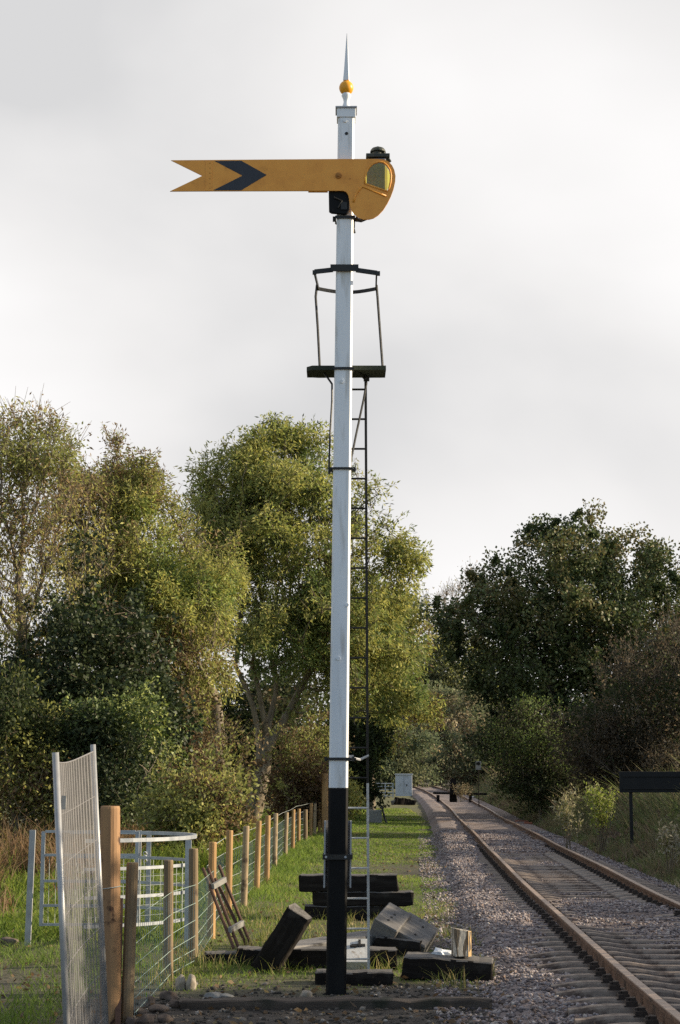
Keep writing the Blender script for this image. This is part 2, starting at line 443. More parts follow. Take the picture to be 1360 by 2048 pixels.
def make_tree(name, label, cat, trunk, att, palette, seed, n_leaf=50000, L=(.12, .2), W=(.04, .06), spread=.35,
              r_tip=.012, r_trunk=None, bark='bark', leaf='leaf', droop=.3, kill=.45, step=.3, infl=3.0, group=None,
              twigs=0, twig_len=.6, twig_up=.6, expo=2.3, col_scale=1.6, leaf_top=None, bias=(0, 0, .12), iters=170, vert_dens=None, forks=(), clump_pow=1.9):
    g = np.random.default_rng(seed)
    base = np.array(trunk[0], float)
    nodes, parent = grow(trunk, att, forks=forks, step=step, kill=kill, infl=infl, g=g, bias=bias, iters=iters)
    r, kids, w = radii(nodes, parent, r_tip, expo)
    if r_trunk:
        r = r * (r_trunk / r[0]) ** np.clip((r - r_tip) / (r[0] - r_tip), 0, 1)
    for q_ in range(len(forks)):
        ix = len(trunk) + 5 * q_ + np.arange(5)
        r[ix] = np.minimum(r[ix], r[0] * np.linspace(.42, .24, 5))
        r[ix] = np.maximum(r[ix], r[0] * np.linspace(.36, .16, 5))
    o = thing(name, label, cat, base, group)
    i = np.arange(1, len(nodes)); pa = parent[1:]
    ra = r[pa].copy(); rb = r[i]
    # side shoots start at their own thickness
    ra = np.minimum(ra, rb * 1.7 + .004)
    V, F = limbs_arrays(nodes[pa] - base, nodes[i] - base, ra, rb, 6)
    Vs, Fs = [V], [F]
    tips = np.where(w < 14)[0]
    tips = tips[tips >= len(trunk) + 5 * len(forks)]
    tw_end = None
    if twigs:
        k = g.choice(tips, twigs)
        d = unit(g.normal(0, 1, (twigs, 3)) * np.array([.8, .8, .5]) + np.array([0, 0, twig_up * 2]))
        ln = g.uniform(.4, 1.1, twigs)[:, None] * twig_len
        a = nodes[k] + g.normal(0, .05, (twigs, 3)); m = a + d * ln * .5; b = a + unit(d + g.normal(0, .25, d.shape)) * ln
        t1, f1 = limbs_arrays(a - base, b - base, np.full(twigs, r_tip * .7), np.full(twigs, r_tip * .3), 3)
        Fs.append(f1 + sum(len(q) for q in Vs)); Vs.append(t1)
        tw_end = b; tw_a = a
    np_mesh('trunk', np.concatenate(Vs), np.concatenate(Fs), M[bark], smooth=True, parent=o)
    # leaves
    if n_leaf:
        src = nodes[tips]
        vn = vnoise(src[:, 0] + src[:, 1] * .8, src[:, 2] + src[:, 1] * .3, col_scale * .7, seed + 3) * .6 + vnoise(src[:, 0] - src[:, 1] * .6, src[:, 2], col_scale * .28, seed + 4) * .4
        dens = np.clip((vn - .22) * 2.0, .015, 2) ** clump_pow
        if vert_dens is not None:
            dens = dens * np.interp(src[:, 2], vert_dens[0], vert_dens[1])
        k = g.choice(len(src), n_leaf, p=dens / dens.sum())
        p = src[k] + np.clip(g.normal(0, 1, (n_leaf, 3)), -1.5, 1.5) * spread * np.array([1, 1, .8])
        if tw_end is not None:
            m = int(n_leaf * .3); kk = g.integers(0, twigs, m); u = g.uniform(.2, 1, (m, 1))
            p[:m] = tw_a[kk] * (1 - u) + tw_end[kk] * u + g.normal(0, .05, (m, 3))
        d = unit(p - src[k] + g.normal(0, .25, p.shape)) + g.normal(0, .5, p.shape); d[:, 2] -= droop
        cl = vnoise(p[:, 0] * .8 + p[:, 1], p[:, 2], col_scale, seed) * .75 + vnoise(p[:, 0], p[:, 2] + p[:, 1], col_scale * .35, seed + 5) * .25
        cl = (np.argsort(np.argsort(cl)) + .5) / n_leaf
        c = pick_cols(n_leaf, palette, g, .28, cl)
        v, f, cc = leaves_arrays(p - base, d, g.uniform(L[0], L[1], n_leaf), g.uniform(W[0], W[1], n_leaf), c, g)
        np_mesh('crown', v, f, M[leaf], cc, parent=o)
    return o

def bez(p0, p1, n, wob, g):
    p0 = np.array(p0, float); p1 = np.array(p1, float)
    t = np.linspace(0, 1, n)[:, None]
    q = p0 * (1 - t) + p1 * t
    q += np.cumsum(g.normal(0, wob, (n, 3)), 0) * np.array([1, 1, 0]) * (t * (1 - t) * 4) 
    return q

OLIVE = (.225, .235, .078); YEL = (.38, .36, .12); GREEN = (.135, .18, .06); DKG = (.040, .054, .022)
BRN = (.15, .105, .058); TAN = (.26, .19, .105); RED = (.15, .095, .06); LIME = (.29, .325, .10)

def trunkline(px, py, Y, top_px, top_py, n=8, wob=.06, seed=0):
    g = np.random.default_rng(seed)
    a = pt(px, py, Y); a.z = float(T(a.x, a.y)) - .05
    b = pt(top_px, top_py, Y)
    return bez(a, b, n, wob, g)

def tree_px(name, label, cat, Y, rows, trunk, palette, seed, n_att=900, thick=.8, clumps=45, csig=.55, extra=None, fork_px=(), **kw):
    g = np.random.default_rng(seed)
    att = in_profile(rows, n_att, g, Y, thick, clumps, csig)
    if extra:
        for (px, py, rx, ry, m) in extra:
            c = np.array(pt(px, py, Y)); s = np.array([rx, (rx + ry) / 2, ry]) / FPX * Y
            u = unit(g.normal(size=(m, 3))) * g.random((m, 1)) ** .4
            att = np.concatenate([att, c + u * s])
    tl = trunkline(*trunk, seed=seed)
    att = att[att[:, 2] > 0.35 + T(att[:, 0], att[:, 1])]
    if fork_px: kw['forks'] = [(i_, np.array(pt(a_, b_, Y + c_))) for i_, a_, b_, c_ in fork_px]
    return make_tree(name, label, cat, tl, att, palette, seed, **kw)

# --- the left-hand row
tree_px('ash_tree', 'thin half-bare ash tree with upright twigs against the sky at the left edge', 'tree', 38,
        [(855, 40, 80), (870, 15, 140), (905, -20, 150), (950, -50, 145), (1010, -90, 165), (1100, -100, 175), (1200, -100, 150), (1300, -90, 130), (1400, -70, 110)],
        (62, 1650, 38, 52, 1330, 8, .05), [(4, OLIVE), (2, TAN), (1, BRN), (3, YEL)], 11, n_att=750, clumps=40, csig=.45,
        n_leaf=20000, L=(.08, .15), W=(.03, .05), spread=.22, r_tip=.011, r_trunk=.17, bark='bark', droop=.4, kill=.38, twigs=2600, twig_len=.75, twig_up=.9, bias=(0, 0, .35),
        vert_dens=([3, 8, 10], [.8, 1.0, 1.2]))
tree_px('ash_tree', 'broad olive and gold ash tree standing before the taller dense green ash', 'tree', 42,
        [(890, 195, 230), (915, 172, 255), (955, 155, 280), (1000, 138, 315), (1050, 130, 355), (1100, 125, 405), (1150, 130, 450), (1200, 135, 468), (1260, 165, 468), (1330, 220, 450), (1400, 280, 410)],
        (446, 1648, 42, 430, 1400, 8, .03), [(.5, BRN), (.8, TAN), (3.5, OLIVE), (3, YEL), (3, LIME), (1, GREEN)], 12, n_att=1500, clumps=75, csig=.45,
        n_leaf=100000, L=(.08, .16), W=(.028, .046), spread=.23, r_tip=.013, r_trunk=.19, bark='bark', droop=.3, kill=.38, twigs=2600, twig_len=.65, twig_up=.7, clump_pow=2.4)
tree_px('ash_tree', 'tallest dense green ash tree with a pale forked trunk, directly behind the signal post', 'tree', 52,
        [(850, 555, 610), (870, 490, 625), (905, 415, 640), (940, 395, 680), (990, 385, 710), (1040, 400, 735), (1090, 430, 745), (1140, 445, 760), (1200, 450, 775), (1270, 465, 790), (1320, 600, 795), (1375, 640, 780)],
        (500, 1640, 52, 532, 1470, 7, .015), [(2, GREEN), (3, OLIVE), (2.2, YEL), (2, LIME), (1, DKG)], 13, n_att=1900, clumps=85, csig=.6,
        extra=[(805, 1125, 42, 60, 130), (775, 1090, 40, 50, 40)], fork_px=[(4, 470, 1330, -.4), (6, 545, 1330, .2), (6, 505, 1340, -.6), (5, 640, 1300, .5)],
        n_leaf=135000, L=(.10, .20), W=(.034, .055), spread=.28, r_tip=.015, r_trunk=.30, bark='bark_pale', droop=.35, kill=.45, twigs=2200, twig_len=.8, twig_up=.4, clump_pow=2.4)
tree_px('small_tree', 'olive-brown tree leaning over the trackside just right of the ladder', 'tree', 66,
        [(1190, 720, 790), (1240, 690, 820), (1300, 690, 830), (1360, 690, 825), (1410, 690, 810), (1450, 690, 775), (1470, 700, 750)],
        (745, 1600, 66, 750, 1450, 6, .04), [(2, DKG), (3, OLIVE), (2, YEL), (1, BRN), (1, LIME)], 14, n_att=600, clumps=30, csig=.6,
        n_leaf=26000, L=(.14, .24), W=(.05, .08), spread=.4, r_tip=.014, r_trunk=.16, kill=.5, droop=.5)
# ivy-clad stem and undergrowth on the left
tree_px('ivy_thicket', 'black-green ivy and holly thicket under the olive ash on the left', 'thicket', 37,
        [(1080, 140, 185), (1140, 130, 190), (1200, 130, 210), (1260, 110, 260), (1330, 70, 320), (1400, 60, 340), (1480, 90, 345), (1560, 110, 340), (1640, 110, 330)],
        (190, 1650, 37, 165, 1250, 8, .04), [(5, DKG), (3, (.02, .032, .012)), (1, GREEN)], 15, n_att=900, clumps=40, csig=.45,
        n_leaf=42000, L=(.08, .13), W=(.06, .09), spread=.3, r_tip=.012, r_trunk=.2, leaf='leaf_thick', bark='bark_pale', kill=.42, twigs=260, twig_len=1.3, twig_up=-.1)
def shrub(name, label, cat, Y, rows, stem_px, palette, seed, **kw):
    d = dict(n_att=420, clumps=26, csig=.3, n_leaf=20000, L=(.06, .12), W=(.035, .06), spread=.22, r_tip=.007, r_trunk=.06, kill=.28, step=.2, infl=2.0, droop=.15, twigs=300, twig_len=.5)
    d.update(kw)
    return tree_px(name, label, cat, Y, rows, (stem_px, 1650, Y, stem_px, rows[-1][0] - 20, 4, .02), palette, seed, **d)
shrub('bush', 'olive leafy bush at the left edge beyond the wire panel and dead weeds', 'bush', 33,
      [(1390, -20, 60), (1440, -60, 105), (1520, -70, 110), (1600, -70, 112), (1660, -70, 100)], 30, [(3, DKG), (2, OLIVE), (1, YEL), (1, BRN)], 21, n_leaf=17000)
shrub('bush', 'glossy dark green bush behind the top of the grey wire panel', 'bush', 33.5,
      [(1430, 180, 300), (1480, 130, 330), (1540, 130, 325), (1600, 140, 310), (1660, 150, 300)], 230, [(4, DKG), (3, (.07, .10, .03)), (.7, LIME)], 22, n_leaf=20000, leaf='leaf_thick')
shrub('bush', 'brown thinly leaved bush around the foot of the olive ash trunk', 'bush', 40,
      [(1430, 360, 430), (1480, 330, 455), (1560, 320, 460), (1630, 320, 460), (1660, 320, 460)], 400, [(3, BRN), (2, (.06, .045, .025)), (2, OLIVE), (1, TAN)], 23, n_leaf=14000, twigs=900)
shrub('bush', 'low olive bush behind the round hoop of the kissing gate', 'bush', 31,
      [(1585, 355, 405), (1615, 335, 430), (1650, 325, 440), (1690, 320, 440)], 385, [(2, OLIVE), (1, YEL), (2, BRN), (1, DKG)], 24, n_leaf=11000)
shrub('hawthorn_bush', 'reddish-brown rounded hawthorn just left of the signal post', 'bush', 46.5,
      [(1475, 590, 625), (1505, 575, 640), (1545, 565, 652), (1595, 560, 655), (1640, 560, 650)], 585, [(1.5, RED), (3, BRN), (4, OLIVE), (1, YEL)], 25, n_leaf=24000, n_att=600, csig=.4)
shrub('holly_bush', 'dark evergreen bush behind the foot of the ladder', 'bush', 60,
      [(1430, 660, 740), (1480, 640, 765), (1530, 640, 735), (1580, 645, 722), (1610, 650, 718)], 700, [(4, DKG), (3, (.02, .03, .012)), (1, GREEN)], 26, n_leaf=20000, n_att=500, csig=.35, L=(.1, .16), W=(.06, .09), spread=.28, kill=.4)
# --- the right-hand side
tree_px('oak_tree', 'big dark round-crowned oak right of the railway line', 'tree', 62,
        [(1038, 1085, 1120), (1050, 1070, 1280), (1080, 1045, 1305), (1105, 1012, 1340), (1140, 985, 1370), (1180, 935, 1420), (1230, 880, 1450), (1280, 872, 1460), (1340, 885, 1470), (1400, 925, 1470), (1450, 965, 1450), (1520, 980, 1440), (1580, 990, 1410)],
        (1190, 1610, 62, 1190, 1420, 8, .04), [(1.5, DKG), (3, (.075, .10, .036)), (3, (.12, .14, .055)), (1, (.15, .13, .055))], 31, n_att=2600, clumps=170, csig=.6, thick=.75,
        n_leaf=190000, L=(.09, .16), W=(.07, .11), spread=.27, r_tip=.014, r_trunk=.4, bark='bark_dark', leaf='leaf_thick', kill=.46, droop=.1, twigs=300, twig_len=.6, clump_pow=.55)
shrub('hawthorn_bush', 'large grey-brown hawthorn thicket at the right edge in front of the oak', 'bush', 46,
      [(1275, 1320, 1420), (1300, 1250, 1460), (1345, 1195, 1480), (1400, 1160, 1490), (1480, 1150, 1490), (1570, 1150, 1490)], 1320, [(3, (.085, .066, .045)), (3, (.045, .04, .028)), (1.2, (.17, .13, .085)), (1.5, DKG)], 32, n_leaf=42000, n_att=1000, clumps=60, csig=.4, twigs=2600, twig_len=.7, spread=.3, kill=.36, L=(.07, .13), r_trunk=.09)
shrub('hawthorn_bush', 'dark tangled thorn bush between the oak trunk and the small white sign', 'bush', 56,
      [(1420, 1010, 1090), (1470, 985, 1160), (1540, 985, 1180), (1600, 995, 1180)], 1080, [(3, DKG), (2, (.03, .03, .016)), (1, GREEN)], 33, n_leaf=22000, n_att=500, spread=.35, kill=.4, twigs=500)
tree_px('bare_tree', 'small leafless tree showing as fine twigs beyond the left side of the oak', 'tree', 150,
        [(1125, 930, 960), (1170, 890, 960), (1220, 855, 960), (1280, 840, 960), (1340, 840, 950)],
        (910, 1560, 150, 905, 1370, 6, .04), [(2, TAN), (1, OLIVE)], 34, n_att=420, clumps=24, csig=.8, n_leaf=3500, L=(.12, .2), W=(.06, .1), spread=.7, r_tip=.03, r_trunk=.2, kill=1.0, step=.6, infl=7, twigs=900, twig_len=1.2, twig_up=.8)
tree_px('small_tree', 'grey-green spreading tree low between the two big trees, over the far track', 'tree', 142,
        [(1270, 855, 930), (1310, 825, 960), (1360, 815, 975), (1410, 840, 980), (1440, 880, 980)],
        (985, 1580, 142, 950, 1440, 6, .04), [(3, (.14, .16, .08)), (2, OLIVE), (2, (.12, .125, .07))], 35, n_att=500, clumps=30, csig=.7, n_leaf=24000, L=(.2, .34), W=(.11, .18), spread=.7, r_tip=.03, r_trunk=.2, kill=.9, step=.6, infl=6)

# distant scrub bank past the curve of the line
def bank_bush(name, label, Y, rows, seed, palette, n_leaf, stem):
    return tree_px(name, label, 'bramble', Y, rows, (stem, 1600, Y, stem, rows[-1][0] - 20, 4, .02), palette, seed, n_att=500, clumps=45, csig=.9,
                   n_leaf=n_leaf, L=(.16, .28), W=(.09, .15), spread=.5, r_tip=.02, r_trunk=.1, kill=.7, step=.45, infl=5, twigs=500, twig_len=1.0, thick=.5)
bank_bush('bramble_thicket', 'faded green bramble bank with a dry brown top beyond the curve of the track', 132,
          [(1385, 850, 930), (1420, 800, 985), (1480, 780, 1010), (1530, 770, 1020), (1585, 765, 1020)], 41, [(4, (.19, .21, .12)), (3, (.24, .22, .14)), (2, (.42, .34, .22))], 46000, 880)
bank_bush('bramble_thicket', 'dark green bramble mound right behind the grey trackside cabinet', 125,
          [(1470, 720, 800), (1510, 700, 830), (1550, 695, 850), (1585, 700, 850)], 42, [(3, (.13, .155, .085)), (2, (.18, .185, .10))], 18000, 770)
bank_bush('bramble_thicket', 'dark bramble mound right of the far rails below the small white sign', 108,
          [(1490, 955, 1010), (1520, 930, 1050), (1560, 925, 1060), (1592, 925, 1060)], 43, [(3, (.10, .115, .06)), (2, (.14, .13, .075)), (1, BRN)], 18000, 990)
bank_bush('hedge_bush', 'dark hedge showing between the trunks of the two ashes', 75,
          [(1380, 330, 560), (1440, 310, 620), (1520, 300, 640), (1600, 300, 640)], 44, [(3, DKG), (2, (.05, .05, .025)), (1, BRN)], 34000, 470)
for i, (px, Y, h, lab) in enumerate([(560, 150, 9, 'distant field tree far behind the tall ash'), (820, 175, 10, 'distant tree far down the line between ash and oak'),
                                     (1010, 160, 9, 'distant tree hidden behind the oak'), (60, 120, 8, 'distant hedge tree behind the half-bare ash'), (250, 125, 7, 'distant hedge tree behind the olive ash')]):
    c = pt(px, 1555, Y); k = FPX / Y
    by = 1555 + 30
    tree_px('distant_tree', lab, 'tree', Y, [(1555 - h * k, px - 1.5 * k, px + 1.5 * k), (1555 - h * .6 * k, px - 4 * k, px + 4 * k), (1555 - h * .25 * k, px - 4.5 * k, px + 4.5 * k), (1560, px - 4 * k, px + 4 * k)],
            (px, by, Y, px, 1555 - h * .3 * k, 4, .05), [(2, DKG), (2, (.05, .06, .03)), (1, OLIVE)], 50 + i, n_att=300, clumps=24, csig=1.0, n_leaf=9000, L=(.3, .5), W=(.2, .3), spread=.8, r_tip=.03, r_trunk=.25, kill=.9, step=.6, infl=6)
# hedge on the lineside bank to the right of the picture: it throws the shade across the track
for i, (x, y, w, h, n, lab) in enumerate([(8.8, 8.5, 1.8, 4.9, 10000, 'tall lineside hedge bush level with the photographer'), (9.0, 11.9, 1.8, 4.9, 10000, 'tall lineside hedge bush level with the signal'),
                                          (9.4, 16.2, 1.5, 4.0, 8000, 'lineside hedge bush just past the signal'), (10.4, 20.0, 1.8, 3.3, 7000, 'low lineside hedge bush opposite the stacked sleepers'),
                                          (10.9, 24.4, 1.9, 3.5, 8000, 'rounded lineside hedge bush opposite the first fence posts'), (11.5, 28.8, 2.0, 3.6, 8000, 'lineside hedge bush opposite the middle of the wire fence'), (12.0, 33.4, 2.1, 3.8, 8000, 'lineside hedge bush beside the black board'),
                                          (12.5, 38.2, 2.1, 4.0, 8000, 'lineside hedge bush next to the grey-brown hawthorn'), (9.2, 4.5, 1.7, 4.0, 7000, 'tall lineside hedge bush behind the photographer')]):
    g = np.random.default_rng(70 + i)
    z0 = float(T(x, y))
    u = unit(g.normal(size=(420, 3))) * g.random((420, 1)) ** .4
    att = np.array([x, y, h * .53]) + u * np.array([w, w * 1.25, h * .45])
    att = att[att[:, 2] > z0 + .2]
    make_tree('hedge_bush', lab, 'bush', bez((x, y, z0 - .05), (x, y, z0 + .6), 4, .02, g), att, [(2, DKG), (2, GREEN), (1, BRN)], 70 + i, clump_pow=.8, n_leaf=n, L=(.10, .17), W=(.06, .1), spread=.25, r_tip=.008, r_trunk=.07, kill=.32, step=.22, infl=2.5)

# ------------------------------------------------------------------ ground
def spaced(segs):
    out = []
    for a, b, s in segs:
        out.append(np.arange(a, b, s))
    return np.concatenate(out + [[segs[-1][1]]])
gx = spaced([(-240, -60, 20), (-60, -14, 2.3), (-14, -5, .5), (-5, 8, .16), (8, 16, .5), (16, 60, 2.2), (60, 240, 20)])
gy = spaced([(-60, 4, 4), (4, 30, .2), (30, 70, .5), (70, 140, 1.4), (140, 330, 6)])
X, Yg = np.meshgrid(gx, gy)
Z = T(X, Yg)
nx, ny = len(gx), len(gy)
V = np.stack([X, Yg, Z], 2).reshape(-1, 3)
I = np.arange(nx * ny).reshape(ny, nx)
F = np.stack([I[:-1, :-1], I[:-1, 1:], I[1:, 1:], I[1:, :-1]], 2).reshape(-1, 4)
def dirt_and_shade(x, y):
    """1 = bare earth / gravel, also the painted lower-left shade; 0 = grass"""
    n = vnoise(x, y, .8, 4) * .6 + vnoise(x, y, .25, 5) * .4
    near = (1 - sstep(12.3, 13.9, y + (n - .5) * 1.6)) * (1 - .75 * (1 - sstep(-2.1, -1.5, x)))
    rx = rail_x(y)
    side = sstep(-1.35, -.75, x - rx + (n - .5) * .9) * (1 - sstep(.9, 1.6, x - rx - GAUGE))
    midpatch = sstep(.5, .72, vnoise(x, y, 1.1, 8)) * sstep(-3.2, -1.2, x - rx) * .9 * (1 - sstep(26, 40, y)) * sstep(14, 17, y)
    bank = sstep(.7, 1.5, x - rx - GAUGE) * .85
    leftshade = (1 - sstep(13.5, 15.6, y)) * (1 - sstep(-2.6, -1.6, x)) * .74  # dark soil spread here to paint in the shade at lower left
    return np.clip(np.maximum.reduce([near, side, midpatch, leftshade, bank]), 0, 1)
dv = dirt_and_shade(V[:, 0], V[:, 1])
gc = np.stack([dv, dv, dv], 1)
def ground_mat():
    m, nt, b = new_mat('ground')
    N, L = nt.nodes, nt.links
    at = N.new('ShaderNodeAttribute'); at.attribute_name = 'Col'
    tc = N.new('ShaderNodeTexCoord')
    def noise(s, d=6):
        n = N.new('ShaderNodeTexNoise'); n.inputs['Scale'].default_value = s; n.inputs['Detail'].default_value = d
        L.new(tc.outputs['Object'], n.inputs['Vector']); return n
    def ramp(n, cols):
        cr = N.new('ShaderNodeValToRGB'); el = cr.color_ramp.elements
        for i, p in enumerate(np.linspace(.32, .68, len(cols))):
            e = el[0] if i == 0 else (el[1] if i == len(cols) - 1 else el.new(p))
            e.position = p; e.color = (*cols[i], 1)
        L.new(n.outputs['Fac'], cr.inputs['Fac']); return cr
    gr = ramp(noise(1.1), [(.05, .06, .018), (.085, .10, .026), (.13, .12, .04)])
    di = ramp(noise(9, 10), [(.018, .014, .011), (.036, .028, .022), (.07, .057, .046)])
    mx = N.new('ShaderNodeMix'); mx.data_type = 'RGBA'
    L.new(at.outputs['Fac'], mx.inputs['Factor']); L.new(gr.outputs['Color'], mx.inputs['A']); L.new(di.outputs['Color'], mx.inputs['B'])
    L.new(mx.outputs['Result'], b.inputs['Base Color']); b.inputs['Roughness'].default_value = .95
    bp = N.new('ShaderNodeBump'); bp.inputs['Strength'].default_value = .7; bp.inputs['Distance'].default_value = .03
    L.new(noise(30, 8).outputs['Fac'], bp.inputs['Height']); L.new(bp.outputs['Normal'], b.inputs['Normal'])
    return m
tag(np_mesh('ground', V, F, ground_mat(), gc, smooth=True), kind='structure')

# ballast bed
ys = spaced([(3, 32, .09), (32, 70, .25), (70, 215, 1.0)])
ss = np.concatenate([np.linspace(-1.05, GAUGE + 1.0, 46)])
BX = rail_x(ys)[:, None] + ss[None]
BY = np.repeat(ys[:, None], len(ss), 1)
ed = np.minimum(sstep(-1.05, -.7, ss), 1 - sstep(GAUGE + .55, GAUGE + 1.0, ss))[None]
def fill(y):   # how far the ballast is heaped over the sleepers
    return np.interp(y, [0, 10.5, 12, 14.2, 15.5, 16.2, 18, 19.3, 20.5, 21.5, 26, 33, 38, 300], [.0, .01, .005, .0, .01, .02, .075, .075, .055, .012, .012, .04, .085, .09])
def ballast_z(x, y):
    s = x - rail_x(y)
    e = np.minimum(sstep(-1.05, -.7, s), 1 - sstep(GAUGE + .55, GAUGE + 1.0, s))
    heap = np.interp(y, [0, 11.2, 11.7, 12.7, 13.2, 14.3, 15, 17, 18, 21, 22.5, 300], [0, 0, .035, .035, .004, .004, .05, .05, .012, .012, .05, .06])
    heap = heap * (1 - sstep(-.32, -.12, s)) * (.6 + .8 * vnoise(x, y, .6, 14)) + sstep(.60, .72, vnoise(x, y, .7, 15)) * .03
    return T(x, y) - .03 + e * heap + e * (fill(y) + .035) + (vnoise(x, y, .35, 11) - .5) * .035 + (vnoise(x, y, .09, 12) - .5) * .02 * (y < 40)
BZ = ballast_z(BX, BY)
I = np.arange(BX.size).reshape(BX.shape)
F = np.stack([I[:-1, :-1], I[:-1, 1:], I[1:, 1:], I[1:, :-1]], 2).reshape(-1, 4)
bal = pmat('ballast', [(.12, .098, .095), (.20, .165, .16), (.29, .245, .24)], 34, rough=.95, bump=.9, bscale=28, bdist=.03, stain=(.13, .085, .06), stain_scale=.8, stain_pos=(.5, .75))
tag(np_mesh('ballast_bed', np.stack([BX, BY, BZ], 2).reshape(-1, 3), F, bal), kind='structure')

# loose stones
_ico = []
ph = (1 + 5 ** .5) / 2
for a, b in ((1, ph), (-1, ph), (1, -ph), (-1, -ph)):
    _ico += [(0, a, b), (a, b, 0), (b, 0, a)]
_ico = unit(np.array(_ico))
import itertools
_d = np.linalg.norm(_ico[:, None] - _ico[None], axis=2)
_e = _d < 1.2
IF = np.array([t for t in itertools.combinations(range(12), 3) if _e[t[0], t[1]] and _e[t[1], t[2]] and _e[t[0], t[2]]])
def orient(F, P):
    out = []
    for t in F:
        n = np.cross(P[t[1]] - P[t[0]], P[t[2]] - P[t[0]])
        out.append(t if n @ P[t[0]] > 0 else t[::-1])
    return np.array(out)
IF = orient(IF, _ico)
def stones(name, pos, size, cols, g, mat='ballast_stone', flat=.75):
    n = len(pos)
    q = unit(g.normal(size=(n, 4)))
    w, x, y, z = q.T
    Rm = np.stack([np.stack([1 - 2 * (y * y + z * z), 2 * (x * y - z * w), 2 * (x * z + y * w)], 1),
                   np.stack([2 * (x * y + z * w), 1 - 2 * (x * x + z * z), 2 * (y * z - x * w)], 1),
                   np.stack([2 * (x * z - y * w), 2 * (y * z + x * w), 1 - 2 * (x * x + y * y)], 1)], 1)
    p = _ico[None] * g.uniform(.68, 1.2, (n, 12, 1)) * g.uniform(.6, 1.15, (n, 1, 3))
    p = np.einsum('nij,nkj->nki', Rm, p) * size[:, None, None]
    p[:, :, 2] *= flat
    v = (p + pos[:, None]).reshape(-1, 3)
    f = (IF[None] + 12 * np.arange(n)[:, None, None]).reshape(-1, 3)
    return np_mesh(name, v, f, M[mat], np.repeat(cols, 12, axis=0))
g = np.random.default_rng(5)
STP = [(3, (.18, .146, .143)), (3, (.25, .21, .206)), (2, (.34, .295, .288)), (1.5, (.09, .072, .072)), (.5, (.46, .41, .37)), (1, (.21, .145, .115))]
n = 95000
u = g.random(n); yy = 7.5 + (46 - 7.5) * u ** 1.9
sx = g.uniform(-1.35, GAUGE + .95, n)
keep = (sx > -1.0) | (g.random(n) < .45)
yy, sx = yy[keep], sx[keep]; xx = rail_x(yy) + sx
zz = np.maximum(ballast_z(xx, yy), T(xx, yy)) + .004
sz = g.uniform(.009, .023, len(xx)) * (1 + np.clip(yy - 20, 0, 30) * .015)
tag(stones('ballast_stones', np.stack([xx, yy, zz], 1), sz, pick_cols(len(xx), STP, g, .2), g), kind='stuff')
# gravel on the bare earth around the foot of the signal
n = 7000
xx = g.uniform(-2.2, 1.6, n); yy = 9.5 + 5.2 * g.random(n) ** 1.2
k = (dirt_and_shade(xx, yy) > g.uniform(.3, 1.0, n)) & (g.random(n) < .8) & ((xx > -1.3) | (g.random(n) < .12))
xx, yy = xx[k], yy[k]
tag(stones('gravel', np.stack([xx, yy, T(xx, yy) + .003], 1), g.uniform(.006, .022, len(xx)) * (1 + (g.random(len(xx)) < .06) * .6),
           pick_cols(len(xx), [(4, (.045, .038, .03)), (2, (.09, .075, .062)), (1, (.19, .165, .14)), (.4, (.34, .30, .26))], g, .2), g), kind='stuff')

# grass
def blades(name, x, y, h, w, cols, g, lean=.5, z=None):
    n = len(x)
    z = T(x, y) - .01 if z is None else z
    a = g.uniform(0, 2 * math.pi, n)
    s = np.stack([np.cos(a), np.sin(a), np.zeros(n)], 1)
    l = np.stack([g.normal(0, lean, n), g.normal(0, lean, n), np.ones(n)], 1) 
    b = np.stack([x, y, z], 1)
    m = b + l * (h * .55)[:, None]
    l2 = l.copy(); l2[:, :2] *= 2.0; l2[:, 2] *= .8
    t = m + l2 * (h * .45)[:, None]
    w = w[:, None]
    v = np.stack([b - s * w / 2, b + s * w / 2, m + s * w * .35, m - s * w * .35, t], 1).reshape(-1, 3)
    i = np.arange(n)[:, None] * 5
    f1 = np.concatenate([i, i + 1, i + 2, i + 3], 1); f2 = np.concatenate([i + 3, i + 2, i + 4, i + 4], 1)
    f2 = np.concatenate([i + 3, i + 2, i + 4], 1)
    # all triangles
    f = np.concatenate([f1[:, [0, 1, 2]], f1[:, [0, 2, 3]], f2])
    return np_mesh(name, v, f, M['grass'], np.repeat(cols, 5, axis=0))
GP = [(2, (.085, .125, .032)), (4, (.135, .195, .045)), (3, (.19, .255, .06)), (1.5, (.27, .29, .085)), (.8, (.34, .28, .13))]
n = 380000
yy = 9.5 + (75 - 9.5) * g.random(n) ** 2.0
xx = g.uniform(-8.5, 3.0, n)
fence_x = np.interp(yy, [11, 14.8, 17, 24, 35, 47, 75], [-1.5, -1.3, -1.25, -1.15, -1.05, -.5, .8])
k = (xx < rail_x(yy) - .75) & (dirt_and_shade(xx, yy) < g.uniform(.15, .75, n))
k &= vnoise(xx, yy, .6, 21) + g.normal(0, .2, n) > .25
k &= (g.random(n) < np.interp(xx - fence_x, [-6, -1, 0, 5], [.35, .8, 1, 1]))
xx, yy, fx = xx[k], yy[k], fence_x[k]
nn_ = vnoise(xx, yy, 1.3, 22)
h = g.uniform(.02, .06, len(xx)) * (.6 + nn_ * .9)
tall = np.exp(-((xx - fx - .1) / .45) ** 2) * (yy > 22)
h *= 1 + tall * 1.8
h = np.where(xx < fx - .3, h * g.uniform(1.2, 2.8, len(xx)), h)
w = g.uniform(.006, .011, len(xx)) * np.clip(yy / 18, 1, 4)
cl = np.clip(vnoise(xx, yy, 1.8, 23) * .6 + vnoise(xx, yy, .4, 24) * .4 + .05, 0, 1)
tag(blades('grass', xx, yy, h, w, pick_cols(len(xx), GP, g, .25, cl), g), kind='stuff')
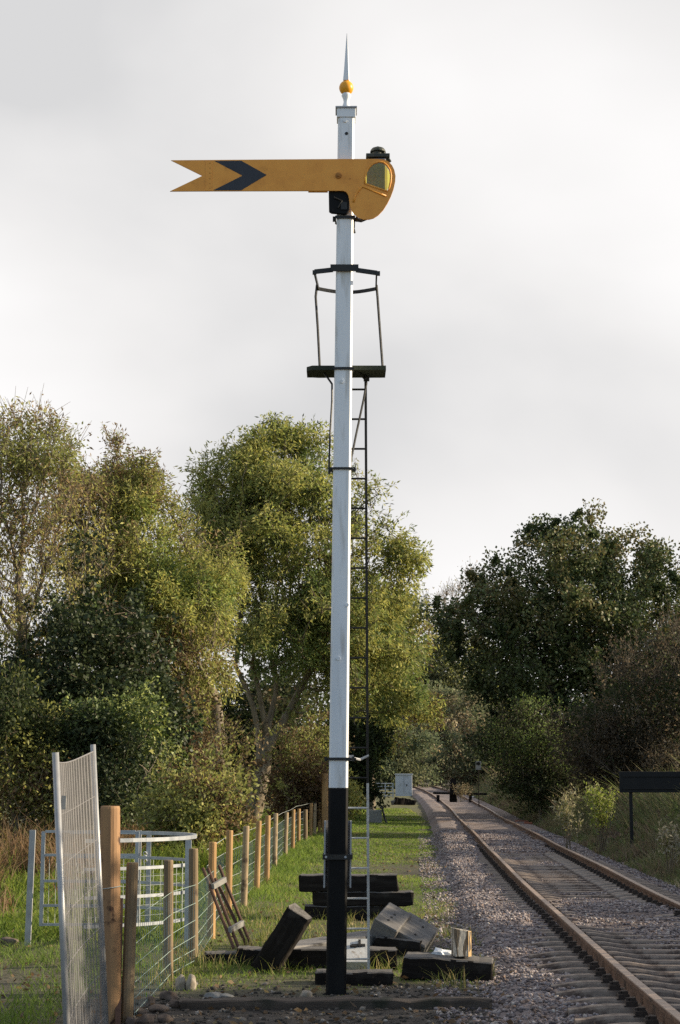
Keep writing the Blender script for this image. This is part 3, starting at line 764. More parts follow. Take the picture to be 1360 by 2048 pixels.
# taller tufts among the timbers and along the gravel edge
n = 2600
cx_ = g.uniform(-1.5, 1.5, 90); cy_ = g.uniform(13.0, 20.5, 90)
k = g.integers(0, 90, n); xx = cx_[k] + g.normal(0, .07, n); yy = cy_[k] + g.normal(0, .09, n)
kk = xx < rail_x(yy) - .85
xx, yy = xx[kk], yy[kk]
tag(blades('grass_tufts', xx, yy, g.uniform(.06, .2, len(xx)), g.uniform(.005, .009, len(xx)), pick_cols(len(xx), [(2, (.12, .15, .045)), (2, (.2, .21, .07)), (2, (.34, .28, .14))], g, .25), g, .35), kind='stuff')
n = 3600
yy = 10.5 + 30 * g.random(n) ** 1.8; xx = g.uniform(-6, 3, n); kk = xx < rail_x(yy) - .3
xx, yy = xx[kk], yy[kk]; n = len(xx)
d = g.normal(size=(n, 3)); d[:, 2] *= .25
v, f, cc = leaves_arrays(np.stack([xx, yy, T(xx, yy) + g.uniform(.008, .03, n)], 1), d, g.uniform(.03, .07, n), g.uniform(.02, .04, n), pick_cols(n, [(3, (.15, .10, .06)), (2, (.20, .14, .08)), (1, (.28, .22, .12)), (2, (.08, .055, .035))], g, .3), g)
tag(np_mesh('fallen_leaves', v, f, M['leaf'], cc), kind='stuff')
# rough growth beyond the fence on the left
n = 60000
yy = 15.5 + 30 * g.random(n) ** 1.3; xx = -1.6 - 9 * g.random(n) ** 1.1 - (yy > 24) * 0
fx = np.interp(yy, [11, 14.8, 17, 24, 35, 47, 75], [-1.5, -1.3, -1.25, -1.15, -1.05, -.5, .8])
xx = fx - .35 - 8 * g.random(n) ** 1.2
k = (vnoise(xx, yy, 1.4, 31) > .35) & (yy > 16.5)
xx, yy, fx = xx[k], yy[k], fx[k]
h = g.uniform(.12, .34, len(xx)) * (.5 + vnoise(xx, yy, 1.2, 32)) * np.clip((yy - 14) / 10, .5, 1.5)
dead = (xx < -3.6) & (yy > 18)
c = pick_cols(len(xx), [(3, (.10, .14, .03)), (3, (.15, .20, .04)), (2, (.21, .24, .055))], g, .25)
cd = pick_cols(len(xx), [(3, (.20, .13, .075)), (2, (.26, .18, .11)), (1, (.10, .10, .03))], g, .25)
m = dead & (vnoise(xx, yy, 1.0, 33) > .42)
c[m] = cd[m]; h[m] *= 1.8
tag(blades('weeds', xx, yy, h, g.uniform(.012, .03, len(xx)), c, g, .4), kind='stuff')
# scrub on the right bank
n = 280000
yy = 14 + 100 * g.random(n) ** 1.8
s = g.random(n) ** 1.1 * 8
xx = rail_x(yy) + GAUGE + .85 + s
k = (vnoise(xx, yy, 1.1, 41) + g.normal(0, .12, n) > .28)
xx, yy, s = xx[k], yy[k], s[k]
h = (.14 + 1.0 * np.clip(s / 1.7, 0, 1)) * g.uniform(.4, 1.15, len(xx)) * (.45 + 1.0 * vnoise(xx, yy, 1.2, 42))
cl = np.clip(vnoise(xx, yy, 1.2, 43) * .7 + vnoise(xx, yy, .3, 44) * .3, 0, 1)
c = pick_cols(len(xx), [(4, (.21, .165, .115)), (3, (.175, .165, .09)), (3, (.145, .175, .075)), (2, (.25, .235, .12)), (1, (.40, .35, .24))], g, .3, cl)
tag(blades('bank_scrub', xx, yy, h, g.uniform(.012, .03, len(xx)) * np.clip(yy / 24, 1, 2.2), c, g, .28), kind='stuff')

# leafy brambles and docks through the same bank
n = 190000
yy = 15 + 95 * g.random(n) ** 1.7; s = .5 + 8 * g.random(n) ** 1.1
xx = rail_x(yy) + GAUGE + .85 + s
top = (.10 + .95 * np.clip((s - .3) / 1.6, 0, 1)) * (.25 + 1.1 * vnoise(xx, yy, 1.5, 46))
k = vnoise(xx, yy, .9, 45) + g.normal(0, .1, n) > .38
xx, yy, top = xx[k], yy[k], top[k]
P = np.stack([xx, yy, T(xx, yy) + top * g.uniform(.3, 1.0, len(xx))], 1)
v, f, cc = leaves_arrays(P, g.normal(size=P.shape) + np.array([-.3, -.3, .2]), g.uniform(.05, .11, len(P)) * np.clip(yy / 25, 1, 2), g.uniform(.03, .06, len(P)) * np.clip(yy / 25, 1, 2),
                         pick_cols(len(P), [(4, (.18, .135, .10)), (3, (.12, .14, .065)), (3, (.15, .18, .075)), (1, (.30, .265, .15))], g, .25, vnoise(xx, yy, 1.6, 47)), g)
tag(np_mesh('bank_brambles', v, f, M['leaf'], cc), kind='stuff')

# ------------------------------------------------------------------ track
def sweep_rail(off, prof, y0, y1, step):
    ys = np.arange(y0, y1, step)
    g_ = np.random.default_rng(3)
    xs = rail_x(ys) + off
    wob = (vnoise(ys, ys * 0 + off, 6, 51) - .5) * .035
    dz = (vnoise(ys, ys * 0, 7, 52) - .5) * .05
    secs = []
    for i in range(len(ys)):
        j0, j1 = max(i - 1, 0), min(i + 1, len(ys) - 1)
        t = Vector((xs[j1] - xs[j0], ys[j1] - ys[j0], 0)).normalized(); nrm = Vector((t.y, -t.x, 0))
        z0 = float(T(rail_x(ys[i]) + .7, ys[i]))
        c = Vector((xs[i] + wob[i], ys[i], z0 + dz[i]))
        secs.append([c + nrm * a + Vector((0, 0, z)) for a, z in prof])
    return secs
PROF = [(-.06, .075), (.06, .075), (.06, .085), (.012, .10), (.010, .165), (.034, .175), (.034, .199), (-.034, .199), (-.034, .175), (-.010, .165), (-.012, .10), (-.06, .085)]
TOPP = [(-.030, .1995), (.030, .1995), (.028, .2045), (-.028, .2045)]
for off, lab in ((0, 'left-hand rusty rail of the track, nearer the signal'), (GAUGE, 'right-hand rusty rail of the track, nearer the scrub bank')):
    yc = 12.0; org = Vector((float(rail_x(yc)) + off, yc, 0))
    b = MB(); b.loft(sweep_rail(off, PROF, 4, 205, .5))
    r = b.build('rail', M['rail_rust'], org=org, loc=org)
    tag(r, lab, 'rail', 'rails of the track')
    b = MB(); b.loft(sweep_rail(off, TOPP, 4, 205, .5)); b.build('running_surface', M['rail_top'], r, org=org)

# steel sleepers
def steel_sleeper_mesh():
    """dished pressed-steel trough: rounded ridge, high under the rails, flat in the middle"""
    b = MB(); secs = []
    for x in np.linspace(-1.22, 1.22, 41):
        a = abs(x)
        z = .070 + .026 * float(sstep(.30, .52, a)) - .030 * float(sstep(.95, 1.22, a))
        hw = .056
        secs.append([Vector((x, u * hw, z - .10 * (1 - v))) for u, v in ((-1.2, 0), (-1.05, .80), (-.85, .97), (-.3, 1.0), (.3, 1.0), (.85, .97), (1.05, .80), (1.2, 0))])
    b.loft(secs)
    return b
proto = None; chair_me = None
yy_ = 7.5; k = 0
S_SP = .43
g2 = random.Random(4)
while yy_ < 37:
    cx = float(rail_x(yy_)) + GAUGE / 2
    sl = float(rail_x(yy_ + .5) - rail_x(yy_ - .5))
    loc = (cx, yy_ + g2.uniform(-.03, .03), float(T(cx, yy_)) + g2.uniform(-.008, .006))
    rz = -math.atan(sl) + g2.uniform(-.018, .018)
    if proto is None:
        proto = steel_sleeper_mesh().build('steel_sleeper', M['steel_sleeper'])
        tag(proto, 'ribbed brown steel sleeper lying across the ballast under both rails', 'sleeper', 'steel sleepers under the track')
        ch = []
        for sx in (-1, 1):
            b = MB()
            xc = sx * GAUGE / 2
            b.box((xc, 0, .083), (.27, .11, .018))
            for q in (-1, 1):
                b.box((xc + q * .085, 0, .100), (.075, .10, .034)); b.box((xc + q * .075, 0, .118), (.04, .06, .04)); b.tube([(xc + q * .105, 0, .10), (xc + q * .105, 0, .135)], .016, 6)
            ch.append(b.build('rail_clip', M['iron_chair'], proto))
        o = proto
    else:
        o = proto.copy(); COL.objects.link(o)
        for c_ in ch:
            d = c_.copy(); COL.objects.link(d); d.parent = o
    o.location = loc; o.rotation_euler = (0, 0, rz)
    yy_ += S_SP

# ------------------------------------------------------------------ the signal
YP = 12.66
B0 = pt(672, 1990, YP); B1 = pt(692.5, 232, YP)
base = Vector((B0.x, YP, float(T(B0.x, YP))))
sig = thing('railway_signal', 'tall white semaphore signal post with a yellow fishtail arm, finial, ladder and black base', 'railway signal', base)
def axx(z): return B0.x + (B1.x - B0.x) * (z - B0.z) / (B1.z - B0.z)
ZB = pt(674, 1576, YP).z; ZT = pt(692, 238, YP).z
def hwid(z): return .0705 - .0062 * (z - 1.5) / 5
def octo(z, k=1.0, ch=.22):
    h = hwid(z) * k; c = h * ch; x0 = axx(z)
    return [Vector((x0 + a, YP + b, z)) for a, b in ((-h + c, -h), (h - c, -h), (h, -h + c), (h, h - c), (h - c, h), (-h + c, h), (-h, h - c), (-h, -h + c))]
def zz(py, Y=YP): return pt(680, py, Y).z
def sp(b, name, mat, parent=None, **kw): return b.build(name, M[mat], parent or sig, org=base, **kw)
sp(MB().loft([octo(z) for z in np.linspace(ZB, ZT, 12)]), 'post', 'white_paint', bevel=.004)
sp(MB().loft([octo(z, 1.02) for z in np.linspace(base.z - .25, ZB - .001, 6)]), 'post_base', 'black_paint', bevel=.004)
# cap with finial
zc0, zc1 = zz(241), zz(223)
h = .0735
b = MB(); x0 = axx(zc0); b.box((x0, YP, (zc0 + zc1) / 2), (2 * h, 2 * h, zc1 - zc0)); cap = sp(b, 'cap', 'white_paint', bevel=.005)
b = MB(); b.box((x0, YP, zc1 + .006), (2 * h + .02, 2 * h + .02, .012)); sp(b, 'cap_plate', 'galv_dull', cap)
xf = axx(zz(180)) - .002
def zf(p): return zz(p)
m = 13.3 / FPX
fin = sp(MB().lathe([(10 * m, zc1 + .012), (9 * m, zf(215)), (6 * m, zf(207)), (5.4 * m, zf(203)), (7 * m, zf(197)), (9.5 * m, zf(192)), (8.5 * m, zf(188)), (6 * m, zf(186))], (xf, YP, 0), 16), 'finial', 'white_paint', smooth=True)
prof = []
zc_ = zf(176); rb = 14.5 * m
for q in np.linspace(-1, 1, 13):
    a = q * math.pi / 2 * .98
    prof.append((max(rb * math.cos(a), .004), zc_ + rb * 1.03 * math.sin(a)))
sp(MB().lathe(prof, (xf, YP, 0), 20), 'ball', 'ball_paint', fin, smooth=True)
b = MB(); secs = []
for py, w in ((162, 8.2), (140, 6.0), (100, 3.2), (67, .5)):
    r_ = w * m; z = zf(py); xx_ = axx(z) - .002
    secs.append([Vector((xx_ + r_ * math.cos(a), YP + r_ * math.sin(a), z)) for a in [R(35 + 90 * k) for k in range(4)]])
sp(b.loft(secs), 'spike', 'white_paint', fin)
# peg hole and small bolts on the front face
def disc_front(px, py, r, mat, name, th=.006, Y=None, n=12):
    z = zz(py); Yf = YP - hwid(z) if Y is None else Y
    c = pt(px, py, Yf)
    b = MB(); b.loft([[Vector((c.x + r * math.cos(2 * math.pi * k / n), yv, c.z + r * math.sin(2 * math.pi * k / n))) for k in range(n)] for yv in (Yf + .01, Yf - th)])
    return sp(b, name, mat)
disc_front(693, 267, .013, 'black_iron', 'peg_hole', .003)
disc_front(690, 241.5, .014, 'white_paint', 'bolt', .012)
for p in ((683, 763), (676, 1317), (694, 1210)): disc_front(p[0], p[1], .014, 'white_paint', 'bolt', .010)

# the arm
YA = YP - .115
def A(px, py): p = pt(px, py, YA); return (p.x, p.z)
outer = [(342, 321), (405, 352), (340, 383), (425, 382.6), (560, 382.3), (660, 382), (686, 382), (692, 384), (696, 389), (698, 397), (699.5, 410), (703, 421), (709, 429.5), (717, 435.5), (727, 439), (737, 439.5), (747, 437), (757, 430.5), (766.5, 420.5), (775, 407), (781.5, 394), (787, 379), (790.3, 364), (791, 352), (788.5, 340), (784, 331), (778, 324.5), (769, 319.8), (755, 318.3), (680, 318.5), (500, 319.8)]
hole = [(730, 368), (729.5, 356), (732.5, 344), (738, 335), (746, 328), (757, 324.3), (767, 325.6), (774.5, 332), (780, 341), (782, 352), (781, 365), (778.5, 376), (775, 383.5)]
b = MB(); b.prism([A(*p) for p in outer], YA - .006, YA + .006, [[A(*p) for p in hole]])
arm = sp(b, 'semaphore_arm', 'arm_paint', bevel=.002)
b = MB(); b.prism([A(*p) for p in [(429, 322.5), (482.6, 322), (533.5, 350.5), (482.7, 381.2), (426, 381.4), (485, 352)]], YA - .0075, YA - .0052)
sp(b, 'chevron', 'arm_black', arm)
b = MB(); b.prism([A(*p) for p in [(731.5, 367), (731, 356), (734, 345), (739, 336.5), (747, 330), (757, 326.5), (766, 327.6), (773, 333.5), (778, 342), (780, 352), (779, 365), (776.5, 375), (774, 381)]], YA - .0015, YA + .0015)
sp(b, 'spectacle_glass', 'yellow_glass', arm)
b = MB()
def beads(pts, r): b.tube([Vector((A(*p)[0], YA - .006, A(*p)[1])) for p in pts], r, 8)
beads([(707, 405), (708.5, 396), (712, 388), (718, 380), (726, 373.5), (772, 393)], .009)
beads(hole + [hole[0]], .008)
sp(b, 'rim_bead', 'arm_paint', arm, smooth=True)
b = MB()
c = A(677, 352); b.loft([[Vector((c[0] + r_ * math.cos(2 * math.pi * k / 14), yv, c[1] + r_ * math.sin(2 * math.pi * k / 14))) for k in range(14)] for r_, yv in ((.026, YA - .004), (.024, YA - .014), (.012, YA - .016), (.011, YA - .028))])
sp(b, 'pivot_boss', 'rust_bolt', arm)
for px, py in [(420, 327), (420, 337), (420, 347), (420, 358), (420, 368), (420, 377), (700, 358)]:
    c = A(px, py); b = MB(); r_ = .0055
    b.loft([[Vector((c[0] + q * math.cos(2 * math.pi * k / 8), yv, c[1] + q * math.sin(2 * math.pi * k / 8))) for k in range(8)] for q, yv in ((r_, YA - .005), (r_ * .7, YA - .010))])
    sp(b, 'rivet', 'rust_bolt', arm)
b = MB(); x_, z_ = A(417.5, 352); b.box((x_, YA - .0065, z_), (.05, .004, A(0, 322)[1] - A(0, 382)[1])); sp(b, 'seam_plate', 'arm_paint', arm)
b = MB(); x_, z_ = A(636, 381.5); b.box((x_ , YA + .012, z_ + .006), (.15, .012, .03)); sp(b, 'back_stiffener', 'arm_paint', arm)
# pivot spindle through post, black bearing plate below arm
b = MB(); b.tube([pt(677, 352, YA), pt(677, 352, YA) + Vector((0, .26, 0))], .017, 10); sp(b, 'spindle', 'black_iron', arm)
YB = YP - hwid(6.4) - .018
b = MB()
def Bp(px, py): p = pt(px, py, YB); return (p.x, p.z)
b.prism([Bp(*p) for p in [(657, 370), (700, 370), (699, 420), (694, 428), (690, 429.5), (663, 427), (658, 424)]], YB - .016, YB + .016)
brk = sp(b, 'bearing_plate', 'black_paint', bevel=.006)
b = MB(); b.tube([pt(668, 395, YB - .02), pt(684, 402, YB - .022), pt(676, 416, YB - .02)], .008, 6); b.box(pt(688, 412, YB - .018), (.05, .016, .06)); sp(b, 'crank', 'black_iron', brk)
# straps
def strap(py, hgt, ext_l, ext_r, name='strap', thick=.008, bolt=True):
    z = zz(py); h = hwid(z) + thick; x = axx(z)
    b = MB()
    b.box((x, YP - h, z), (2 * h, thick * 1.2, hgt)); b.box((x, YP + h, z), (2 * h, thick * 1.2, hgt))
    b.box((x - h, YP, z), (thick * 1.2, 2 * h - thick * 1.2 - .002, hgt)); b.box((x + h, YP, z), (thick * 1.2, 2 * h - thick * 1.2 - .002, hgt))
    if bolt:
        b.tube([(x - h - ext_l, YP - .02, z), (x - h, YP - .02, z)], .010, 6); b.tube([(x + h, YP - .02, z), (x + h + ext_r, YP - .02, z)], .010, 6)
        b.box((x - h - ext_l * .6, YP - .02, z), (.018, .03, .034)); b.box((x + h + ext_r * .6, YP - .02, z), (.018, .03, .034))
    return sp(b, name, 'black_iron')
strap(440, .022, .022, .030)
strap(741, .018, .004, .004, bolt=False)
strap(940, .016, .020, .030)
strap(1518, .020, .028, .05)
# lamp bracket and lamp
YL = YP + .02
b = MB(); z = zz(440)
b.tube([pt(703, 438, YL), pt(722, 441, YL + .02), pt(738, 434, YL + .03), pt(752, 424, YL + .03), pt(754, 390, YL + .03)], .016, 8)
b.bar(pt(706, 432, YL - .03), pt(706, 455, YL - .03), .03, .02); b.tube([pt(707, 440, YL - .04), pt(706, 454, YL - .05), pt(709, 466, YL - .05)], .011, 6)
sp(b, 'lamp_bracket', 'black_iron')
b = MB(); lc = pt(754, 355, YL + .05); rl = 19.5 * 13.2 / FPX
zl0, zl1 = zz(388, YL), zz(318, YL)
b.box((lc.x, lc.y, (zl0 + zl1) / 2), (2 * rl, 2 * rl, zl1 - zl0), (0, 0, R(-7)))
lamp = sp(b, 'signal_lamp', 'lamp_metal', bevel=.012)
b = MB(); b.box((lc.x + .006, lc.y, zz(313, YL)), (.185, .17, .03)); b.tube([pt(776, 316, YL), pt(781, 324, YL)], .012, 6); b.tube([pt(741, 312, YL), pt(735, 316, YL)], .012, 6)
sp(b, 'lamp_lid', 'lamp_dark', lamp, bevel=.004)
cz = lambda p: zz(p, YL)
b = MB(); b.lathe([(.042, cz(309)), (.042, cz(299))], (lc.x + .002, lc.y, 0), 14); b.lathe([(.062, cz(300.5)), (.060, cz(297)), (.048, cz(293)), (.02, cz(290)), (.008, cz(288.5))], (lc.x + .008, lc.y, 0), 18)
b.tube([(lc.x + .058, lc.y - .02, cz(300)), (lc.x + .06, lc.y - .02, cz(309))], .006, 5)
sp(b, 'lamp_chimney', 'lamp_dark', lamp)
# guard hoop
YH0 = YP - hwid(5.4) - .012; YH1 = YP + .36
zh = zz(540, YH0)
b = MB()
L0 = pt(629, 545, YH0); R0 = pt(753, 547, YH0)
b.box((axx(zh), YH0 - .004, zz(536, YH0)), (.215, .02, .05))
b.bar(pt(629, 543.5, YH0), pt(666, 539.5, YH0), .016, .034); b.bar(pt(712, 540, YH0), pt(754, 546, YH0), .016, .034)
L1 = Vector((pt(637, 575, YH1).x, YH1, zh - .02)); R1 = Vector((pt(752, 575, YH1).x, YH1, zh - .02))
b.bar(L0, L1, .012, .032); b.bar(R0, R1, .012, .032)
arc = [L1]
for t in np.linspace(.1, .9, 9): arc.append(L1.lerp(R1, t) + Vector((0, .06 * math.sin(math.pi * t), -.012 * math.sin(math.pi * t))))
arc.append(R1)
for p, q in zip(arc[:-1], arc[1:]): b.bar(p, q, .012, .026)
b.box(R0 + Vector((.012, 0, 0)), (.03, .03, .03)); b.box(L0, (.03, .025, .03))
hoop = sp(b, 'guard_hoop', 'black_iron')
# staging board and its stays
YS0 = YP + hwid(4.6) + .004; YS1 = YS0 + .27
zs = zz(731, YS0); XL = pt(613, 731, YS0).x; XR = pt(772, 731, YS0).x
b = MB(); g3 = random.Random(2)
nseg = 14; secs = []
for i in range(nseg + 1):
    x = XL + (XR - XL) * i / nseg; e = .012 * g3.random()
    secs.append([Vector((x, YS0 + (.05 if i == 0 else 0), zs)), Vector((x, YS1 - e, zs)), Vector((x, YS1 - e, zs - .034)), Vector((x, YS0 + (.05 if i == 0 else 0), zs - .034))])
b.loft(secs); sp(b, 'staging', 'mossy_board')
b = MB(); b.tube([L1 + Vector((-.012, 0, .03)), Vector((L1.x - .022, YH1 - .03, zs + .62)), Vector((L1.x - .004, YH1 - .08, zs + .35)), Vector((pt(640, 731, YS1 - .08).x, YS1 - .08, zs - .01))], .011, 6); sp(b, 'handrail', 'black_iron', hoop)
b = MB(); b.tube([R1 + Vector((.004, 0, .03)), R1 + Vector((.012, -.01, -.08)), Vector((pt(766, 731, YS1 - .06).x, YS1 - .06, zs - .01))], .011, 6); sp(b, 'handrail', 'black_iron', hoop)
YK = YS1 - .06
b = MB(); q0 = pt(733, 758, YK); b.tube([Vector((q0.x - .005, YK, zs - .02)), Vector((q0.x, YK, zs - .09)), pt(727, 800, YK - .08), pt(712, 870, YP + .12), pt(701, 925, YP + .05), pt(701, 950, YP)], .009, 6)
b.box((q0.x, YK, zs - .055), (.045, .05, .03)); b.tube([(q0.x - .07, YS0 + .05, zs - .035), (q0.x - .01, YK, zs - .06)], .009, 5); sp(b, 'stay_rod', 'black_iron')
b = MB(); b.tube([Vector((pt(648, 745, YK).x, YS0 + .1, zs - .03)), pt(664, 768, YS0 + .03), pt(664, 800, YS0 + .02), pt(660, 870, YS0), pt(658, 930, YP + .02), pt(658, 948, YP)], .008, 6); sp(b, 'stay_rod', 'black_iron')
# ladder behind the post
LT = Vector((pt(731, 760, YS1 + .02).x, YS1 - .03, zs - .03)); LB = Vector((pt(737.5, 1945, 13.5).x, 13.55, 0.0))
LB.z = zz(1944, 13.55)
wl = .235
lad = bpy.data.objects.new('ladder', None); COL.objects.link(lad); lad.parent = sig
zsplit = zz(1566, 13.4)
def lp(z): 
    t = (z - LB.z) / (LT.z - LB.z); return LB.lerp(LT, t)
for off in (0, -wl):
    d = Vector((off, 0, 0))
    b = MB(); b.bar(lp(zsplit) + d, LT + d, .020, .010, (0, 1, 0)); sp(b, 'stile', 'black_iron', lad)
    b = MB(); b.bar(LB + d, lp(zsplit - .001) + d, .020, .010, (0, 1, 0)); sp(b, 'stile', 'white_dull', lad)
for z in np.linspace(LB.z + .10, LT.z - .10, 20):
    p = lp(float(z)); b = MB(); b.tube([p + Vector((-wl, 0, 0)), p], .0085, 6)
    sp(b, 'rung', 'white_dull' if z < zsplit else 'black_iron', lad)
b = MB(); b.lathe([(.045, LB.z - .035), (.04, LB.z - .02), (.016, LB.z + .005), (.014, LB.z + .02)], (LB.x, LB.y, 0), 12); sp(b, 'ladder_foot', 'white_dull', lad)
# upper and lower ladder brackets
z = zz(1516, 13.3); p = lp(z); x = axx(z)
b = MB(); b.tube([(x + .07, YP + .06, z), (p.x - .06, p.y - .02, z - .012), (p.x + .01, p.y - .02, z + .02)], .010, 6); b.box((x + .085, YP + .0, z - .006), (.05, .05, .04)); sp(b, 'ladder_bracket', 'galv_dull')
# steel stub channel bolted to the back of the post, with its clamp
z0, z1 = zz(1775, YP), zz(1642, YP)
for s_, nm in ((-1, 'stub_plate'), (1, 'stub_plate')):
    z = (z0 + z1) / 2; b = MB(); xo = axx(z) + s_ * (hwid(z) + .022)
    b.loft([[Vector((axx(zq) + s_ * (hwid(zq) + .024) + dx, YP + dy, zq)) for dx, dy in ((-.006, -.03), (.006, -.03), (.006, .13), (-.006, .13))] for zq in (z0, z1)])
    b.loft([[Vector((axx(zq) + s_ * (hwid(zq) + .004) + dx, YP + dy, zq)) for dx, dy in ((-.014, .122), (.014, .122), (.014, .134), (-.014, .134))] for zq in (z0, z1)])
    sp(b, nm, 'galv_dull')
b = MB(); zc = zz(1713); x = axx(zc); b.box((x, YP - hwid(zc) - .012, zc), (.22, .018, .036)); b.box((x, YP + .15, zc), (.22, .018, .036))
cl = sp(b, 'clamp', 'black_iron')
for px in (652, 691):
    c = pt(px, 1714, YP - .1); b = MB(); b.tube([c, c + Vector((0, .26, 0))], .009, 8); sp(b, 'clamp_bolt', 'galv', cl)

# ------------------------------------------------------------------ timbers
def timber(name, label, cat, mat, size, loc, rot=(0, 0, 0), group='old timber sleepers round the signal', wear=.015, seed=1, holes=()):
    import bmesh
    g = random.Random(seed)
    bm = bmesh.new()
    bmesh.ops.create_cube(bm, size=1)
    bmesh.ops.scale(bm, vec=size, verts=bm.verts)
    long = max(range(3), key=lambda i: size[i])
    for e in list(bm.edges): pass
    bmesh.ops.bevel(bm, geom=[e for e in bm.edges], offset=.010, segments=1, profile=.5, affect='EDGES')
    le = [e for e in bm.edges if abs((e.verts[0].co - e.verts[1].co)[long]) > size[long] * .5]
    bmesh.ops.subdivide_edges(bm, edges=le, cuts=14, use_grid_fill=True)
    for v in bm.verts:
        k = v.co[long] * 7
        a = [math.sin(k * 1.3 + seed * 2 + i) * .5 + math.sin(k * 3.1 + seed + i * 2) * .3 + g.uniform(-.4, .4) for i in range(3)]
        for i in range(3):
            if i != long: v.co[i] += a[i] * wear * .5
            elif abs(v.co[i]) > size[i] * .47: v.co[i] += g.uniform(-1, 1) * wear
    me = bpy.data.meshes.new(name); bmesh.ops.recalc_face_normals(bm, faces=bm.faces); bm.to_mesh(me); bm.free()
    me.materials.append(M[mat])
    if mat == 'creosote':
        me.materials.append(M['worn_sheen_top'])
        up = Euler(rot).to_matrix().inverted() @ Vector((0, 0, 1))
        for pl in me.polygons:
            if pl.normal.dot(up) > .6: pl.material_index = 1  # upward faces take the painted sky sheen and wear
    o = bpy.data.objects.new(name, me); COL.objects.link(o)
    o.location = loc; o.rotation_euler = rot
    tag(o, label, cat, group)
    for (hx, hy, r) in holes:
        b = MB(); zt = size[2] / 2
        b.loft([[Vector((hx + r * math.cos(2 * math.pi * k / 10), hy + r * math.sin(2 * math.pi * k / 10), zv)) for k in range(10)] for zv in (zt - .01, zt + .006)])
        b.build('bolt_hole', M['black_iron'], o)
    return o
def gz(x, y): return float(T(x, y))
Yk = 19.4
def bx(px, py, Y): return pt(px, py, Y).x
x0, x1 = bx(608, 1820, Yk), bx(800, 1820, Yk); zb = gz((x0 + x1) / 2, Yk)
timber('railway_sleeper', 'dark sleeper at the bottom of the three-sleeper stack behind the signal', 'sleeper', 'creosote', (x1 - x0, .27, .165), ((x0 + x1) / 2, Yk + .13, zb + .075), (0, 0, .02), seed=2)
x0, x1 = bx(625, 1800, Yk), bx(826, 1800, Yk)
timber('railway_sleeper', 'dark sleeper in the middle of the three-sleeper stack, sticking out to the right', 'sleeper', 'creosote', (x1 - x0, .27, .155), ((x0 + x1) / 2, Yk + .12, zb + .165 + .072), (0, 0, -.04), seed=3)
x0, x1 = bx(599, 1765, Yk), bx(796, 1765, Yk)
timber('railway_sleeper', 'dark sleeper on top of the three-sleeper stack, sunlit along its upper edge', 'sleeper', 'creosote', (x1 - x0, .26, .185), ((x0 + x1) / 2, Yk + .12, zb + .165 + .155 + .085), (0, 0, .01), seed=4)
# leaning stub
p = gnd(512, 1948)
timber('sleeper_stub', 'short dark sleeper stub standing tilted to the right on the grass', 'sleeper', 'creosote', (.58, .16, .20), (p.x + .20, p.y + .12, p.z + .235), (R(6), R(-55), R(-20)), seed=5)
p = gnd(455, 1930)
timber('railway_sleeper', 'thin dark timber lying at the left end of the pile, lowest of all', 'sleeper', 'creosote', (.40, .20, .10), (p.x + .0, p.y + .10, p.z + .045), (0, 0, .05), seed=6)
p = gnd(500, 1932)
timber('railway_sleeper', 'dark grey-topped timber lying left of the tilted stub', 'sleeper', 'creosote', (.42, .24, .14), (p.x + .09, p.y + .13, p.z + .065), (0, 0, -.03), seed=7)
# wide flat timbers behind the post
p = gnd(600, 1940)
timber('railway_sleeper', 'long grey-topped sleeper lying flat behind the signal post, running away to the right', 'sleeper', 'grey_timber', (2.3, .30, .15), (p.x + .42, p.y + 1.1, p.z + .10), (0, 0, R(58)), seed=8, wear=.012)
timber('railway_sleeper', 'black sleeper lying crosswise between the tilted stub and the signal post', 'sleeper', 'creosote', (.98, .26, .17), (p.x + .30, p.y + .12, p.z + .08), (0, 0, -.02), seed=9)
# chaired pair
p = gnd(795, 1915)
def rolled(label, dx, ln, seed, holes):
    return timber('railway_sleeper', label, 'sleeper', 'grey_timber', (ln * 1.15, .36, .22), (p.x + dx[0], p.y + dx[1], p.z + dx[2]), (R(24), R(27), R(-14)), seed=seed, holes=holes, wear=.006)
rolled('short grey sleeper end with three bolt holes, tipped up right of the ladder foot', (-.06, .30, .24), .20, 10, [(-.01, -.09, .011), (-.005, -.03, .011), (.0, .03, .011)])
rolled('longer grey sleeper piece tipped up beside the one with three bolt holes', (.15, .32, .13), .27, 11, [(.02, -.09, .010), (.03, .07, .010)])
timber('railway_sleeper', 'dark sleeper block propping up the two tipped grey pieces', 'sleeper', 'creosote', (.42, .24, .16), (p.x + .02, p.y + .20, p.z + .07), (0, R(6), R(-10)), seed=12)
p = gnd(895, 1962)
RS = timber('railway_sleeper', 'rounded dark sleeper lying under the flaky white stump, nearest the ballast', 'sleeper', 'creosote', (.68, .25, .17), (p.x + .01, p.y + .13, p.z + .085), (R(4), R(3), R(-5)), seed=13)
rs_loc = Vector(RS.location)
p = gnd(710, 1972)
timber('railway_sleeper', 'low black timber on the earth under the foot of the ladder', 'sleeper', 'creosote', (.58, .22, .11), (p.x, p.y + .12, p.z + .045), (0, 0, 0), seed=14)
pa, pb = gnd(362, 2020), gnd(985, 2018)
timber('ground_beam', 'long half-buried earthy beam on the ground in front of the signal post', 'beam', 'earth_timber', ((pb - pa).length, .15, .13), ((pa.x + pb.x) / 2, (pa.y + pb.y) / 2 + .075, (pa.z + pb.z) / 2 - .002), (0, R(.5), math.atan2(pb.y - pa.y, pb.x - pa.x)), group=None, seed=15, wear=.026)
